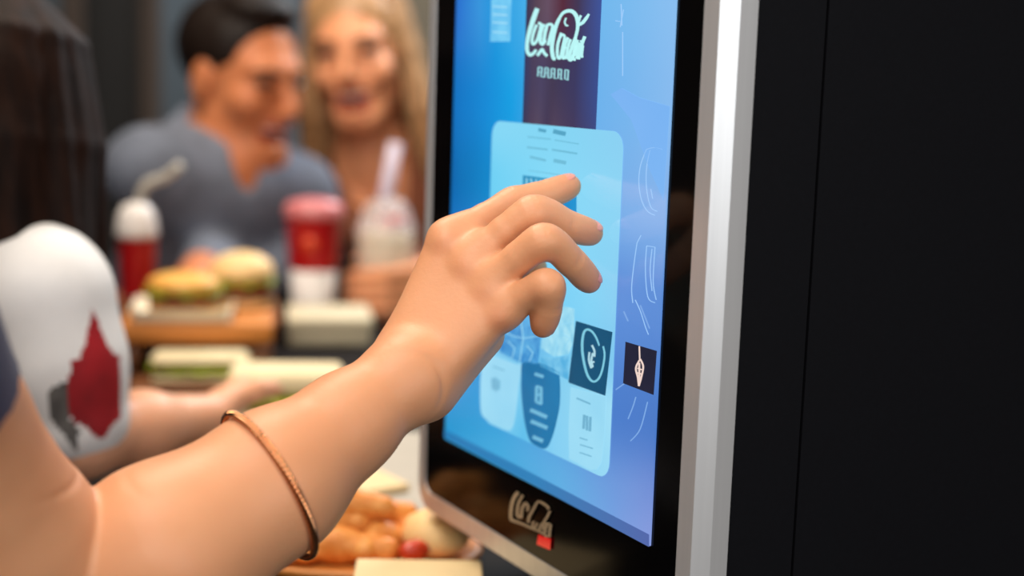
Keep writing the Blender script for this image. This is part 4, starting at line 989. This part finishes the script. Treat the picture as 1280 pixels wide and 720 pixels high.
fm = np.zeros(len(Fc), int); fm[inpoly(fu, fv, leaf) & (fd < shGR[1]+.03)] = 1
g1 = [(62,486),(84,476),(86,520),(100,540),(96,565),(60,520)]; fm[inpoly(fu, fv, g1) & (fd < shGR[1]+.03)] = 2
part('shirt', (V, Fc), M['white_cloth'], girl, mats=[M['red_cloth'], M['grey_print']], fmat=fm, recalc=False)
S = SDF(.005); hs_ = HG['s']
S.ell(hp(HG, (0,-.022,.036)), np.array((.080,.096,.086))*hs_, HG['X'])
for k in range(150):                                             # long locks falling from the crown
    a = math.radians(-205+230*((k*.618034) % 1)); lay = .93+.13*random.random(); cx, cy = .080*math.cos(a)*lay, -.014+.086*math.sin(a)*lay
    near = hp(HG, (cx, cy, 0))[0] > HG['c'][0]+.02
    ln = random.uniform(.15, .19) if near else random.uniform(.24, .33); fl_ = random.uniform(.98, 1.10); j_ = random.uniform(-.008, .008)
    S.chain([hp(HG, (cx*.35,cy*.4,.122)), hp(HG, (cx*.85,cy*.85,.085)), hp(HG, (cx*1.06,cy*1.06,.0)), hp(HG, (cx*1.10*fl_+j_,cy*1.10,-.10)), hp(HG, (cx*1.0*fl_+j_*2,cy*1.15-.03,-ln))], [.008,.0085,.009,.009,.003], .004)
S.ell(hp(HG, (0,.11,-.03)), np.array((.06,.085,.10))*hs_, HG['X'], .012, 's')
part('hair', S.mesh(1), M['hair_dark'], girl)
trousers(girl, JG, M['denim'])
stool(hipG[0], hipG[1], hipG[2]-.140, .28, 'black bar stool under the girl in the white shirt')

# ------------------------------------------------------------------ lamps
def area(name, loc, aim, size, power, col=(1,1,1), sy=None):
    l = bpy.data.lights.new(name, 'AREA'); l.energy = power; l.size = size; l.color = col
    if sy: l.shape = 'RECTANGLE'; l.size_y = sy
    o = bpy.data.objects.new(name, l); C.objects.link(o); o.location = loc
    o.rotation_euler = (Vector(aim)-Vector(loc)).to_track_quat('-Z', 'Y').to_euler(); return o
area('ceiling_lamp_over_kiosk', (-.45, .25, 2.75), (-.15, .8, 1.2), .8, 23, (1, .93, .85))
area('arm_fill_light', (-.15, -1.5, 2.35), (-.2, .75, 1.25), .9, 31, (1, .94, .88))  # unseen fill added behind the lens to brighten the upper arm
area('frame_fill_light', (1.9, -1.8, 1.9), (.1, .8, 1.2), 1.4, 36, (.95, .98, 1))  # added light that brightens the silver frame's edge; no window stands there
area('ceiling_lamp_over_table', (-.5, 1.7, 2.75), (-.4, 1.8, 1.0), .7, 29, (1, .86, .70))
area('ceiling_lamp_rear', (.5, 3.2, 2.6), (-.3, 2.4, 1.3), .7, 46, (.92, .96, 1.0))
w = bpy.data.worlds.new('world'); SC.world = w; w.use_nodes = True
w.node_tree.nodes['Background'].inputs[0].default_value = (.9, .95, 1, 1); w.node_tree.nodes['Background'].inputs[1].default_value = .05
SC.view_settings.view_transform = 'Standard'; SC.view_settings.look = 'None'; SC.view_settings.exposure = 0; SC.view_settings.gamma = 1
SC.view_settings.use_curve_mapping = False
SC.cycles.max_bounces = 8
